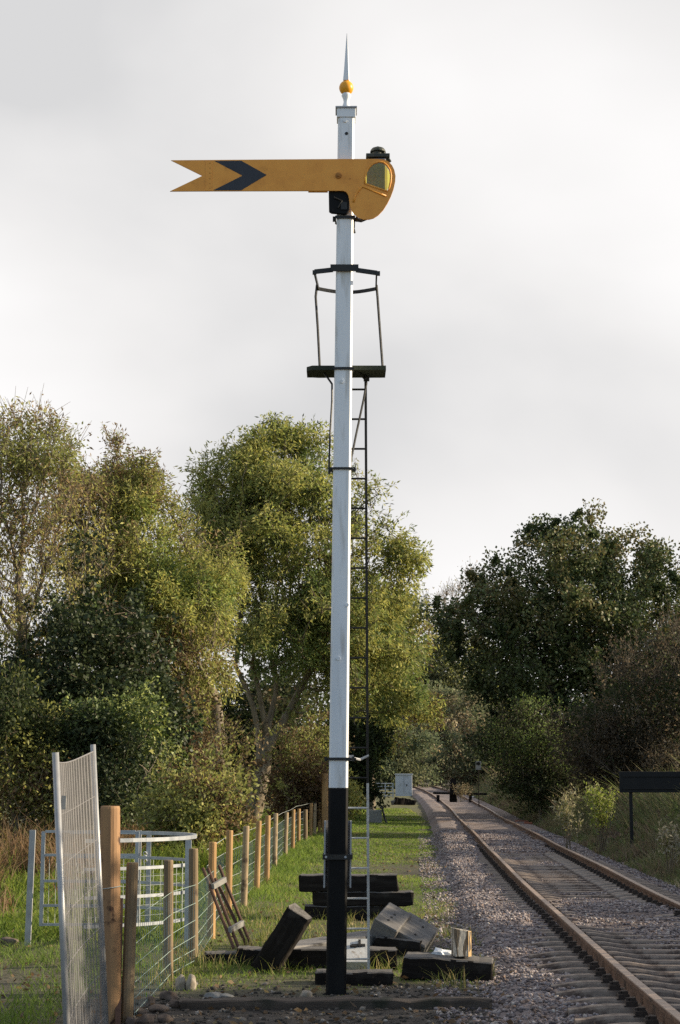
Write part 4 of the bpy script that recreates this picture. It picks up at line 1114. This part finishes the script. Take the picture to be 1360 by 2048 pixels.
# flaky white stump and plastic on that sleeper
c = pt(923, 1920, rs_loc.y - .02); c.z = rs_loc.z + .090
b = MB(); secs = []
for z, k in ((0, 1), (.06, 1.0), (.13, .99), (.20, 1.0)):
    s_ = .066 * k; secs.append([Vector((sx * s_ + (0.004 if z else 0), sy * s_, z + (0.012 * -sx if z > .19 else 0))) for sx, sy in ((-1, -1), (.55, -1), (1, -.6), (1, 1), (-1, 1))])
b.loft(secs)
st = b.build('post_stump', M['flaky_white'], loc=c, bevel=.006); st.rotation_euler = (0, 0, R(12))
tag(st, 'short square post stump in flaking white paint, standing on a dark sleeper', 'stump')
b = MB(); b.add([(.036, -.0675, .0), (.069, -.0405, .0), (.069, -.0405, .19), (.036, -.0675, .195), (.037, -.0660, 0), (.067, -.0395, 0), (.067, -.0395, .19), (.037, -.066, .195)], [(0, 1, 2, 3), (4, 7, 6, 5), (0, 4, 5, 1), (1, 5, 6, 2), (2, 6, 7, 3), (3, 7, 4, 0)]); b.build('bare_edge', M['stump_wood'], st)
import bmesh
def crumple(name, mat, loc, s, seed, label, cat, sub=2):
    bm = bmesh.new(); bmesh.ops.create_icosphere(bm, subdivisions=sub, radius=1)
    g = random.Random(seed)
    for v in bm.verts: v.co = Vector((v.co.x * s[0], v.co.y * s[1], v.co.z * s[2])) * g.uniform(.55, 1.25)
    me = bpy.data.meshes.new(name); bm.to_mesh(me); bm.free(); me.materials.append(M[mat])
    o = bpy.data.objects.new(name, me); COL.objects.link(o); o.location = loc
    return tag(o, label, cat)
crumple('plastic_bag', 'plastic', pt(883, 1910, rs_loc.y + .08), (.085, .06, .055), 3, 'crumpled pale plastic bag lying left of the white stump', 'litter')
# white painted block with latch behind the post
c = pt(712, 1922, 13.75)
blk = thing('equipment_box', 'white tilted equipment box with a metal latch behind the black post base', 'box', c)
mrot = Matrix.Rotation(R(-52), 3, 'X')
def tb(b, ctr, size):
    k = len(b.v); b.box(ctr, size)
    for i in range(k, len(b.v)): b.v[i] = mrot @ b.v[i]
b = MB(); tb(b, (0, 0.06, .13), (.19, .10, .26)); b.build('box_body', M['white_dull'], blk, bevel=.004)
b = MB(); tb(b, (0.02, .006, .18), (.11, .012, .022)); tb(b, (.03, .004, .20), (.02, .02, .07)); tb(b, (-.02, .002, .165), (.05, .02, .014)); b.build('latch', M['black_iron'], blk)

# ------------------------------------------------------------------ fences
def round_post(b, base, top, r, g, n=12):
    d = top - base
    secs = []
    for t in (0, .3, .6, .93, .99, 1.0):
        k = 1.03 - .06 * t
        if t == 1.0: k *= .93
        rr = r * k
        c = base.lerp(top, t)
        secs.append([c + Vector((rr * math.cos(2 * math.pi * j / n), rr * math.sin(2 * math.pi * j / n), 0)) for j in range(n)])
    b.loft(secs)
PO = [((422, 1878), (425.6, 1684)), ((456, 1830), (459.5, 1660.7)), ((487, 1812), (492.6, 1652)), ((512.5, 1784), (517.6, 1642)), ((533, 1767), (536, 1631)), ((548.7, 1741), (551.7, 1626.5)),
      ((570, 1714), (573.4, 1625)), ((585, 1702), (587, 1619)), ((597, 1687), (598, 1617.7)), ((611, 1682), (611, 1619)), ((620.7, 1676), (622.7, 1606)), ((629, 1673), (630.5, 1607)), ((638.6, 1671), (639, 1604)), ((647, 1670), (648, 1618))]
g4 = random.Random(9)
p0 = gnd(*PO[0][0])
fen = thing('stock_fence', 'long wire stock fence on sunlit orange round posts running up the grass on the left', 'fence', p0)
line = []
for i, ((bx_, by_), (tx_, ty_)) in enumerate(PO):
    a = gnd(bx_, by_); t = pt(tx_, ty_, a.y); 
    b = MB(); round_post(b, a - Vector((0, 0, .15)), t, .040 if i != 9 else .052, g4)
    o = b.build('post', M['post_weathered_shaded'] if i == 9 else M['post_grey'] if i in (2, 5, 6, 11) else M['post_wood'], fen, org=p0, smooth=False)
    if i == 9: o['label'] = 'stout grey weathered post'
    line.append((a, t))
a = gnd(649.5, 1672); t = pt(650, 1547, a.y)
b = MB(); round_post(b, a - Vector((0, 0, .15)), t, .085, g4); o = b.build('post', M['post_wood'], fen, org=p0); o['label'] = 'tall thick strainer post'
def mesh_wires(b, pts, zs, vs, r, hmax):
    """pts: ground points (Vector) along the line"""
    L = [0]
    for p, q in zip(pts[:-1], pts[1:]): L.append(L[-1] + (q - p).length)
    def at(s):
        for i in range(len(pts) - 1):
            if s <= L[i + 1] or i == len(pts) - 2:
                u = (s - L[i]) / max(L[i + 1] - L[i], 1e-6); return pts[i].lerp(pts[i + 1], u)
    for z in zs:
        b.tube([p + Vector((0, 0, z + (.01 * math.sin(i * 2.1 + z * 9)))) for i, p in enumerate(pts)], r, 4)
    s = 0
    while s < L[-1]:
        p = at(s); b.tube([p + Vector((0, 0, .03)), p + Vector((0, 0, hmax))], r * .8, 3); s += vs
b = MB()
pts = [l[0] + Vector((-.05, 0, 0)) for l in line[:10]]
pts = [p.lerp(q, u) for p, q in zip(pts[:-1], pts[1:]) for u in (0, .5)] + [pts[-1]]
mesh_wires(b, pts, [.06, .16, .27, .40, .54, .70], .16, .0028, .70); b.build('wire_mesh', M['fence_wire'], fen, org=p0)
b = MB(); pts2 = [l[0] + Vector((-.05, 0, .86)) for l in line]; b.tube(pts2, .0035, 4); b.build('top_wire', M['fence_wire'], fen, org=p0)

# near fence by the kissing gate
q0 = Vector((bx(222, 2040, 11.2), 11.2, 0)); q0.z = gz(q0.x, q0.y)
nf = thing('stock_fence', 'short shaded wire fence with a thick strainer post beside the grey panel', 'fence', q0)
t = pt(220.5, 1612, 11.2)
b = MB(); round_post(b, q0 - Vector((0, 0, .2)), t, .066, g4, 18); o = b.build('post', M['strainer_wood'], nf, org=q0, smooth=False); o['label'] = 'tall thick strainer post with knots'
near_line = [q0]
for (pb_, pt_, r_) in (((252, 2045), (265, 1725), .040), ((337, 1962), (337, 1720), .038), ((387, 1930), (387, 1697), .040)):
    a = gnd(*pb_); t = pt(*pt_, a.y); b = MB(); round_post(b, a - Vector((0, 0, .2)), t, r_, g4); b.build('post', M['post_weathered_shaded'], nf, org=q0); near_line.append(a)
b = MB(); a = gnd(236, 2060); b.bar(pt(235, 2075, a.y + .1), pt(241, 1800, 11.6), .035, .05); b.build('strut', M['red_wood'], nf, org=q0)
near_line.append(line[0][0])
b = MB(); mesh_wires(b, [p + Vector((.02 if i else .05, .03, 0)) for i, p in enumerate(near_line[1:])], [.05, .14, .24, .36, .50, .66], .11, .0019, .66); b.build('wire_mesh', M['green_wire'], nf, org=q0)
b = MB(); z = zz(1905, 11.2); 
cst = pt(221, 1775, 11.2); b.tube([cst + Vector((.07 * math.cos(u), .07 * math.sin(u), .01 * math.cos(u))) for u in np.linspace(0, 2 * math.pi, 20)], .003, 4); b.build('wire_tie', M['fence_wire'], nf, org=q0)

# far fence
f0 = gnd(700, 1624)
ff = thing('paling_fence', 'small distant fence of close brown and pale stakes right of the black post base', 'fence', f0)
for i, (px, ptop, pbot, r_) in enumerate([(696, 1583, 1627, .05), (701, 1582, 1626, .05), (706, 1582, 1624, .05), (712, 1578, 1622, .028), (715.5, 1578, 1622, .035), (720, 1579, 1619, .032), (724.5, 1571, 1616, .035)]):
    a = gnd(px, pbot); t = pt(px + .6, ptop, a.y); b = MB(); round_post(b, a - Vector((0, 0, .1)), t, r_ * 1.3, g4, 8)
    b.build('stake', M['red_wood'] if i < 3 else M['post_wood'], ff, org=f0)
b = MB(); b.bar(gnd(694, 1627) + Vector((0, .08, .45)), gnd(724, 1616) + Vector((0, .08, .45)), .04, .09); b.build('rail', M['red_wood'], ff, org=f0)

# temporary wire panel leaning at the left
YN, YF = 8.3, 10.7
n0b = pt(134, 2075, YN); n0t = pt(111, 1505, YN); n1b = pt(213, 2062, YF); n1t = pt(186, 1489, YF)
org = Vector((n0b.x, YN, gz(n0b.x, YN)))
pan = thing('fence_panel', 'tall grey steel mesh fence panel standing edge-on at the left, tilted left', 'fence panel', org)
def ext(bp, tp, z): return tp + (bp - tp) * ((tp.z - z) / (tp.z - bp.z))
n0b = ext(n0b, n0t, org.z); n1b = ext(n1b, n1t, gz(n1b.x, YF))
b = MB(); b.tube([n0b, n0t], .0165, 12); b.build('upright', M['panel_tube'], pan, org=org, smooth=True)
b = MB(); b.tube([n1b, n1t], .0165, 12); b.build('upright', M['panel_tube'], pan, org=org, smooth=True)
def pan_pt(u, v):
    """u along the panel, v up it; the mesh bellies to the right"""
    k = 1 - (1 - u) ** 2.1
    bot = n0b.lerp(n1b, u); top = n0t.lerp(n1t, u)
    bot.x = n0b.x + (n1b.x - n0b.x) * k; top.x = n0t.x + (n1t.x - n0t.x) * k
    p = bot.lerp(top, v); p.z -= .035 * math.sin(math.pi * u) * v
    return p
b = MB()
for i in range(1, 116):
    u = i / 116; j = .007 * math.sin(i * 5.3)
    b.tube([pan_pt(u + .0016 * math.sin(v * 7 + i), v) + Vector((j * .4, 0, 0)) for v in np.linspace(.03, .975, 7)], .00125, 4)
for v in (.07, .22, .37, .52, .67, .82, .975):
    b.tube([pan_pt(u, v) for u in np.linspace(0, 1, 14)], .0024 if v < .97 else .005, 5)
b.build('wire_mesh', M['panel_wire'], pan, org=org)
b = MB(); b.tube([pan_pt(u, .03) for u in np.linspace(0, 1, 12)], .014, 8); b.build('bottom_tube', M['panel_tube'], pan, org=org)
c = pt(127, 1605, YN + .05); b = MB(); b.box(c, (.024, .006, .066), (0, R(2), 0)); b.build('tag', M['sign_white'], pan, org=org)

# kissing gate
KC = Vector((-2.62, 16.35, 0)); KC.z = gz(KC.x, KC.y)
kg = thing('kissing_gate', 'galvanised steel kissing gate with a round hoop behind the fence posts', 'gate', KC)
kr = 1.25; zr = [1.0, .755, .51, .265]
def kp(ang, z): return KC + Vector((kr * math.cos(ang), kr * math.sin(ang), 0)) + Vector((0, 0, z - KC.z))
for i, z in enumerate(zr):
    b = MB(); arc = [kp(a, z) for a in np.linspace(R(-72), R(96), 26)]
    for p, q in zip(arc[:-1], arc[1:]): b.bar(p, q, .030 if i == 0 else .016, .034 if i == 0 else .028)
    b.build('hoop_rail', M['galv'], kg, org=KC)
for px, Y, ptop, w in ((377, 15.9, 1680, .055), (298, 17.5, 1662, .045)):
    p = pt(px, ptop, Y); z0 = gz(p.x, Y)
    b = MB(); b.box((p.x, Y, (p.z + z0 - .2) / 2), (w, w * .6, p.z - z0 + .2)); b.build('gate_post', M['galv'], kg, org=KC)
p = pt(279, 1661, 17.6); z0 = gz(p.x, 17.6); b = MB(); b.box((p.x, 17.6, (p.z + z0 - .2) / 2), (.04, .04, p.z - z0 + .2)); b.build('gate_post', M['galv_dull'], kg, org=KC)
p = pt(64, 1660, 16.1); z0 = gz(p.x, 16.1); b = MB(); b.box((p.x - .004, 16.1, (p.z + z0 - .2) / 2), (.055, .03, p.z - z0 + .2), (0, R(1), 0)); b.build('gate_post', M['galv_dull'], kg, org=KC)
# swinging leaf
YG = 16.6
xa, xb = pt(87, 1665, YG).x, pt(275, 1665, YG).x
def zg(p): return zz(p, YG)
b = MB()
for x in (xa, xb): b.box((x, YG, (zg(1663) + zg(1852)) / 2), (.034, .03, zg(1663) - zg(1852)))
for p_ in (1663, 1710, 1762, 1811, 1849): b.box(((xa + xb) / 2, YG, zg(p_)), (xb - xa - .036, .022, .024))
b.build('gate_leaf', M['galv'], kg, org=KC)
b = MB()
for i in range(1, 14):
    x = xa + (xb - xa) * i / 14; b.tube([(x, YG, zg(1710)), (x, YG, zg(1849))], .0025, 4)
b.build('leaf_mesh', M['fence_wire'], kg, org=KC)
b = MB()
for a in np.linspace(R(-70), R(92), 30): b.tube([kp(a, .27), kp(a, .755)], .0022, 4)
for z in (.34, .43, .6, .68): b.tube([kp(a, z) for a in np.linspace(R(-72), R(96), 20)], .002, 4)
b.build('hoop_mesh', M['fence_wire'], kg, org=KC)
b = MB(); lc_ = pt(290, 1722, 17.45)
for dz in (0, .035, .07): b.tube([lc_ + Vector((.018 * math.cos(u), -.01 * math.sin(u), dz + .022 * math.sin(u))) for u in np.linspace(0, 2 * math.pi, 10)], .006, 5)
b.build('latch_chain', M['galv'], kg, org=KC)

# brown rack leaning on the fence
ra = gnd(468, 1898); rb_ = gnd(503, 1893)
rk = thing('wooden_rack', 'small reddish-brown wooden frame of rods leaning against the first orange fence posts', 'wooden frame', ra)
ta = pt(406, 1737, ra.y + .55); tb_ = pt(438, 1731, ra.y + .65)
for a_, t_ in ((ra, ta), (ra + Vector((.045, .02, 0)), ta + Vector((.045, .03, .0))), (rb_ + Vector((-.04, 0, 0)), tb_ + Vector((-.035, 0, -.12))), (rb_, tb_)):
    b = MB(); b.tube([a_ - (t_ - a_) * .01, t_], .016, 8); b.build('rod', M['red_wood'], rk, org=ra)
for u in (.26, .80):
    b = MB(); b.bar(ra.lerp(ta, u - .03) + Vector((.03, -.03, 0)), rb_.lerp(tb_, u) + Vector((-.0, -.025, .02)), .03, .05); b.build('crosspiece', M['concrete'], rk, org=ra)

# ------------------------------------------------------------------ trackside odds and ends
def zbox(px0, px1, py0, py1, Y): 
    a = pt(px0, py0, Y); b_ = pt(px1, py1, Y); return a, b_
a, c = zbox(790, 825, 1548, 1590, 100)
w = c.x - a.x; z0 = gz((a.x + c.x) / 2, 100); zt = a.z
cb = thing('equipment_cabinet', 'pale grey lineside equipment cabinet beside the far curve of the track', 'cabinet', ((a.x + c.x) / 2, 100, z0))
o_ = Vector(cb.location)
b = MB(); b.box((o_.x, 100, (z0 - .1 + zt - .05) / 2), (w * .95, .6, zt - .05 - z0 + .1)); b.build('cabinet_body', M['cabinet'], cb, org=o_, bevel=.02)
b = MB(); b.box((o_.x, 100, zt - .02), (w * 1.04, .72, .07)); b.build('cabinet_roof', M['cabinet'], cb, org=o_, bevel=.015)
b = MB(); b.box((o_.x - w * .0, 99.69, (z0 + zt) / 2), (.02, .02, (zt - z0) * .8)); b.build('door_seam', M['galv_dull'], cb, org=o_)
b = MB(); b.box((o_.x + .16, 99.68, (z0 + zt) / 2), (.04, .05, .12)); b.build('handle', M['black_iron'], cb, org=o_)
# far metal gate
a, c = zbox(742, 786, 1567, 1592, 96)
gt = thing('field_gate', 'pale tubular metal gate left of the grey cabinet', 'gate', (a.x, 96, gz(a.x, 96)))
o_ = Vector(gt.location); z0 = o_.z
b = MB()
for u in np.linspace(.12, 1, 5): b.tube([(a.x, 96, z0 + (a.z - z0) * u), (c.x, 96, z0 + (a.z - z0) * u)], .028, 6)
b.build('gate_bars', M['galv'], gt, org=o_)
b = MB()
for u in (0, .35, .65, 1): b.box((a.x + (c.x - a.x) * u, 96, z0 + (a.z - z0) * .5), (.06, .05, (a.z - z0) * 1.04))
b.build('gate_stiles', M['galv'], gt, org=o_)
# dark log pile in front of cabinet
p = gnd(808, 1610)
timber('log', 'dark rotten log on the grass in front of the grey cabinet', 'log', 'creosote', (.95, .36, .32), (p.x + .03, p.y + .2, p.z + .14), (0, R(8), R(8)), group=None, seed=31, wear=.06)
timber('log', 'pale broken end of timber beside the dark log near the cabinet', 'log', 'grey_timber', (.26, .2, .22), (p.x - .45, p.y + .1, p.z + .11), (0, R(-20), .3), group=None, seed=32, wear=.03)
# grey block with bent pipe
p = gnd(751, 1646)
blk2 = thing('concrete_block', 'grey concrete block with a bent black pipe, on the grass right of the ladder', 'block', p)
b = MB(); b.box(p + Vector((0, .2, .2)), (.42, .4, .44)); b.build('block', M['concrete'], blk2, org=p, bevel=.02)
b = MB(); q = p + Vector((.2, -.02, .5)); b.tube([q + Vector((-.06, 0, 0)), q + Vector((.02, 0, -.03)), q + Vector((.07, 0, -.22)), q + Vector((.10, 0, -.36)), q + Vector((.16, -.02, -.5))], .035, 7); b.build('pipe', M['black_iron'], blk2, org=p)
# barrier across the track
yb = 82.0; xl = float(rail_x(yb)); z0 = gz(xl + .7, yb)
ts = thing('track_stop', 'dark timber stop of beam, legs and centre post across the far rails', 'buffer stop', (xl + .75, yb, z0))
o_ = Vector(ts.location)
b = MB(); b.bar((xl - .35, yb, z0 + .52), (xl + 2.2, yb, z0 + .47), .20, .10); b.build('beam', M['creosote'], ts, org=o_)
for x in (xl - .12, xl + 1.42): 
    b = MB(); b.box((x, yb + .0, z0 + .2), (.14, .16, .46)); b.build('leg', M['creosote'], ts, org=o_)
b = MB(); b.loft([[Vector((xl + .62 + dx * k, yb + dy + .28, z)) for dx, dy in ((-.16, -.14), (.16, -.14), (.16, .14), (-.16, .14))] for z, k in ((z0, 1.1), (z0 + .7, 1.0), (z0 + 1.15, .75), (z0 + 1.22, .5))]); b.build('centre_post', M['creosote'], ts, org=o_)
# small white sign, leaning pale post
p = gnd(1000, 1604); Ys = 74
s0 = pt(957, 1531, Ys); zg_ = gz(s0.x, Ys)
sg = thing('track_sign', 'small white lineside sign on a thin post left of the oak', 'sign', (s0.x, Ys, zg_))
o_ = Vector(sg.location)
b = MB(); b.box((s0.x, Ys, s0.z), (.24, .02, .36)); b.build('sign_board', M['sign_white'], sg, org=o_)
b = MB(); c = Vector((s0.x, Ys - .012, s0.z + .08)); b.loft([[c + Vector((.075 * math.cos(2 * math.pi * k / 14), yv, .075 * math.sin(2 * math.pi * k / 14))) for k in range(14)] for yv in (0, -.006)]); b.build('sign_mark', M['sign_black'], sg, org=o_)
b = MB(); b.tube([(s0.x, Ys + .03, zg_ - .1), (s0.x, Ys + .03, s0.z + .2)], .02, 8); b.build('sign_post', M['creosote'], sg, org=o_)
p = gnd(1018, 1606); t = pt(1031, 1558, p.y)
b = MB(); b.bar(p - Vector((0, 0, .1)), t, .09, .09); o = b.build('leaning_stake', M['post_weathered_shaded'], org=p, loc=p); tag(o, 'pale stake leaning right among the dark scrub below the oak', 'stake')
# black board on the right
Yb = 33.0
a, c = zbox(1238, 1560, 1543, 1585, Yb)
pz = pt(1262, 1585, Yb)
bd = thing('notice_board', 'long black board on thin posts at the right edge, seen from behind', 'sign', (pz.x, Yb, gz(pz.x, Yb)))
o_ = Vector(bd.location)
b = MB(); b.box(((a.x + c.x) / 2, Yb, (a.z + c.z) / 2), (c.x - a.x, .04, a.z - c.z)); b.build('board', M['sign_black'], bd, org=o_, bevel=.006)
for x in (pz.x, c.x - .25):
    b = MB(); z0 = gz(x, Yb + .05); b.box((x, Yb + .05, (z0 - .2 + a.z - .04) / 2), (.06, .055, a.z - .04 - z0 + .2)); b.build('post', M['sign_black'], bd, org=o_)
for z in (a.z - .08, c.z + .08):
    b = MB(); b.box(((a.x + c.x) / 2, Yb - .03, z), (c.x - a.x - .1, .018, .04)); b.build('batten', M['sign_black'], bd, org=o_)
# weeds catching the light
def weed(px, py, Yw, n, h, w, label, seed, pal):
    g = np.random.default_rng(seed)
    c = pt(px, py, Yw); z0 = gz(c.x, Yw); H = max(c.z - z0, h)
    o = thing('weed', label, 'weed', (c.x, Yw, z0))
    a = np.zeros((n, 3)) + g.normal(0, w * .25, (n, 3)) * np.array([1, 1, 0]); b_ = a + np.stack([g.normal(0, w * .6, n), g.normal(0, w * .6, n), H * g.uniform(.65, 1.05, n)], 1)
    V, F = limbs_arrays(a, b_, np.full(n, .008), np.full(n, .004), 4); np_mesh('stem', V, F, M['bark_pale'], parent=o)
    m = n * 55; k = g.integers(0, n, m); u = g.uniform(.55, 1.0, (m, 1)); p = a[k] * (1 - u) + b_[k] * u + g.normal(0, .05, (m, 3))
    v, f, cc = leaves_arrays(p, g.normal(size=(m, 3)), g.uniform(.05, .10, m), g.uniform(.02, .045, m), pick_cols(m, pal, g), g); np_mesh('foliage', v, f, M['leaf'], cc, parent=o)
weed(1136, 1582, 34, 9, .9, .16, 'pale seeding weed stalks standing up from the bank left of the bright clump', 61, [(2, (.35, .32, .20)), (1, (.2, .2, .08))])
weed(1203, 1566, 35, 20, 1.0, .26, 'bright yellow-green weed clump catching the sun left of the black board', 62, [(3, (.22, .26, .06)), (1, (.3, .3, .15))])
weed(1335, 1650, 27, 7, .6, .15, 'whitish weed stalks on the bank below the black board', 63, [(2, (.33, .3, .22)), (1, (.15, .15, .06))])
weed(922, 1566, 81.0, 12, .9, .34, 'dead straggly weeds round the centre post of the timber stop on the track', 64, [(2, (.24, .19, .12)), (1, (.14, .13, .07))])
weed(985, 1590, 80.5, 10, .5, .5, 'low dead weeds at the right end of the timber stop on the track', 65, [(2, (.22, .18, .12)), (1, (.12, .12, .06))])
# small stones and litter
def stone(label, px, py, s, mat, seed, cat='stone', group=None, dz=0, rot=0):
    p = gnd(px, py)
    bm = bmesh.new(); bmesh.ops.create_icosphere(bm, subdivisions=3, radius=1)
    from mathutils import noise as mn
    fr = random.Random(seed * 7)
    facets = [(Vector((fr.gauss(0, 1), fr.gauss(0, 1), fr.gauss(0, 1))).normalized(), fr.uniform(.55, .85)) for _ in range(9 if mat != 'pale_stone' else 2)]
    for v in bm.verts:
        q = v.co.copy()
        for nrm in facets: 
            d_ = q.dot(nrm[0]) - nrm[1]
            if d_ > 0: q -= nrm[0] * d_ * .9
        k = 1 + .20 * mn.noise(v.co * 1.4 + Vector((seed * 3.1, 0, 0))) + .07 * mn.noise(v.co * 4 + Vector((0, seed, 0)))
        v.co = q
        v.co = Vector((v.co.x * s[0], v.co.y * s[1], v.co.z * s[2])) * k
    me = bpy.data.meshes.new('stone'); bm.to_mesh(me); bm.free(); me.materials.append(M[mat])
    me.polygons.foreach_set('use_smooth', [True] * len(me.polygons))
    o = bpy.data.objects.new(cat if cat != 'stone' else 'stone', me); COL.objects.link(o)
    o.location = p + Vector((0, s[1] * .5, s[2] * .5 + dz)); o.rotation_euler = (0, 0, rot)
    return tag(o, label, cat, group)
stone('pale upright rounded cobble, left one of the pair below the fence posts', 360, 1980, (.042, .05, .072), 'pale_stone', 1, group='pair of pale cobbles')
stone('pale upright rounded cobble, right one of the pair below the fence posts', 381, 1980, (.042, .05, .076), 'pale_stone', 2, group='pair of pale cobbles')
stone('pinkish single stone on the earth left of the black post base', 613, 1996, (.045, .04, .036), 'pale_stone', 3)
stone('flat grey-lilac stone touching the left end of the long beam', 428, 1998, (.085, .06, .03), 'concrete', 4)
stone('low lilac stone just right of the flat one by the beam', 452, 1998, (.06, .05, .024), 'concrete', 5)
RB = [(276, 2032, .06, .04, 'squat brown rubble stone against the foot of the fence post'), (300, 2012, .055, .04, 'round pinkish rubble stone at the back of the heap'), (318, 2024, .085, .035, 'long flat pinkish rubble stone across the heap'),
      (336, 2000, .075, .045, 'tan rubble lump at the top of the heap'), (350, 2016, .05, .04, 'brown rubble stone next to the end of the beam'), (292, 2046, .07, .04, 'tan rubble slab at the front of the heap'), (330, 2044, .06, .035, 'dark brown rubble stone at the front right of the heap'),
      (262, 2050, .05, .035, 'small rubble stone at the lower left of the heap')]
for i, (px, py, w, h, lab) in enumerate(RB): stone(lab, px, py, (w, w * .8, h), 'rubble', 10 + i, group='rubble heap by the fence', rot=i * .7)
stone('brown earth clod in the grass at the left edge', 14, 1892, (.11, .09, .05), 'rubble', 30, cat='clod')
for i, (px, py, lab) in enumerate([(1012, 1637, 'white scrap of litter beside the right rail far down the line'), (880, 1634, 'pale flat scrap on the grass edge left of the far rails'), (945, 1594, 'white scrap lying against the dark timber stop'), (887, 1580, 'pale sheet of litter beside the far curve of the rails')]):
    p = gnd(px, py, .06); crumple('litter', 'plastic', p, (.20 if i else .16, .12, .035 if i != 3 else .08), 40 + i, lab, 'litter')
for i, (px, py) in enumerate([(1043, 1646), (1056, 1650)]):
    p = gnd(px, py, .05); timber('brick', ['red brick at the ballast edge right of the rails, farther of two', 'red brick at the ballast edge right of the rails, nearer of two'][i], 'brick', 'brick', (.4, .2, .16), p, (0, 0, .3 + i), group='red bricks by the ballast', seed=50 + i)

# ------------------------------------------------------------------ air
hm = bpy.data.materials.new('haze'); hm.use_nodes = True
hn = hm.node_tree; hn.nodes.clear()
ho = hn.nodes.new('ShaderNodeOutputMaterial'); hv = hn.nodes.new('ShaderNodeVolumePrincipled')
hv.inputs['Color'].default_value = (.9, .92, .95, 1); hv.inputs['Density'].default_value = HAZE; hv.inputs['Anisotropy'].default_value = .2
hn.links.new(hv.outputs[0], ho.inputs['Volume'])
if HAZE:
    b = MB(); b.box((0, 140, 14), (500, 400, 34)); tag(b.build('haze', hm), kind='stuff')

# ------------------------------------------------------------------ light
SUN_AZ, SUN_EL = R(86), R(20)      # azimuth measured from the view direction towards the right
sd = bpy.data.lights.new('sun', 'SUN'); sd.energy = 5.0; sd.angle = R(.5); sd.color = (1, .85, .62)
so = bpy.data.objects.new('sun', sd); COL.objects.link(so)
dirv = Vector((math.sin(SUN_AZ) * math.cos(SUN_EL), math.cos(SUN_AZ) * math.cos(SUN_EL), math.sin(SUN_EL)))
so.rotation_euler = dirv.to_track_quat('Z', 'Y').to_euler(); so.location = dirv * 60
w = bpy.data.worlds.new('World'); scene.world = w; w.use_nodes = True
nt = w.node_tree; N, L = nt.nodes, nt.links
bg = N['Background']
sky = N.new('ShaderNodeTexSky'); sky.sky_type = 'NISHITA'; sky.sun_disc = False
sky.sun_elevation = SUN_EL; sky.sun_rotation = SUN_AZ
tc = N.new('ShaderNodeTexCoord')
mp = N.new('ShaderNodeMapping'); mp.inputs['Scale'].default_value = (1.0, 1.0, 1.9); mp.inputs['Location'].default_value = (.35, 0.2, .1)
L.new(tc.outputs['Generated'], mp.inputs['Vector'])
n1 = N.new('ShaderNodeTexNoise'); n1.inputs['Scale'].default_value = 2.6; n1.inputs['Detail'].default_value = 5; n1.inputs['Roughness'].default_value = .4; n1.inputs['Distortion'].default_value = .25
L.new(mp.outputs['Vector'], n1.inputs['Vector'])
cr = N.new('ShaderNodeValToRGB'); el = cr.color_ramp.elements
K = .685 / .15
el[0].position = .34; el[0].color = (.585 * K, .585 * K, .59 * K, 1)
el[1].position = .66; el[1].color = (.85 * K, .84 * K, .835 * K, 1)
e = el.new(.5); e.color = (.735 * K, .725 * K, .72 * K, 1)
L.new(n1.outputs['Fac'], cr.inputs['Fac'])
# cloud cover: solid ahead, broken behind the photographer
sepv = N.new('ShaderNodeSeparateXYZ'); L.new(tc.outputs['Generated'], sepv.inputs[0])
mr = N.new('ShaderNodeMapRange'); mr.inputs[1].default_value = -.75; mr.inputs[2].default_value = .15; mr.inputs[3].default_value = .15; mr.inputs[4].default_value = 1.0
L.new(sepv.outputs['Y'], mr.inputs[0])
mx = N.new('ShaderNodeMix'); mx.data_type = 'RGBA'
L.new(mr.outputs[0], mx.inputs['Factor']); L.new(sky.outputs['Color'], mx.inputs['A'])
# the cloud is brightest towards the sunny side ahead and duller overhead and behind
mr2 = N.new('ShaderNodeMapRange'); mr2.inputs[1].default_value = -.55; mr2.inputs[2].default_value = .75; mr2.inputs[3].default_value = .40; mr2.inputs[4].default_value = 1.04
L.new(sepv.outputs['Y'], mr2.inputs[0])
mm = N.new('ShaderNodeMix'); mm.data_type = 'RGBA'; mm.blend_type = 'MULTIPLY'; mm.inputs['Factor'].default_value = 1
L.new(cr.outputs['Color'], mm.inputs['A']); L.new(mr2.outputs[0], mm.inputs['B'])
L.new(mm.outputs['Result'], mx.inputs['B'])
L.new(mx.outputs['Result'], bg.inputs['Color']); bg.inputs['Strength'].default_value = .15

scene.view_settings.view_transform = 'Standard'; scene.view_settings.look = 'None'
scene.view_settings.exposure = 0.75; scene.view_settings.gamma = 1; scene.view_settings.use_curve_mapping = False
scene.render.engine = 'CYCLES'
scene.cycles.max_bounces = 6; scene.cycles.diffuse_bounces = 3; scene.cycles.transmission_bounces = 4; scene.cycles.transparent_max_bounces = 8
scene.cycles.use_denoising = False
scene.cycles.denoiser = 'OPENIMAGEDENOISE'
scene.cycles.denoising_input_passes = 'RGB_ALBEDO_NORMAL'
scene.cycles.sample_clamp_indirect = 6
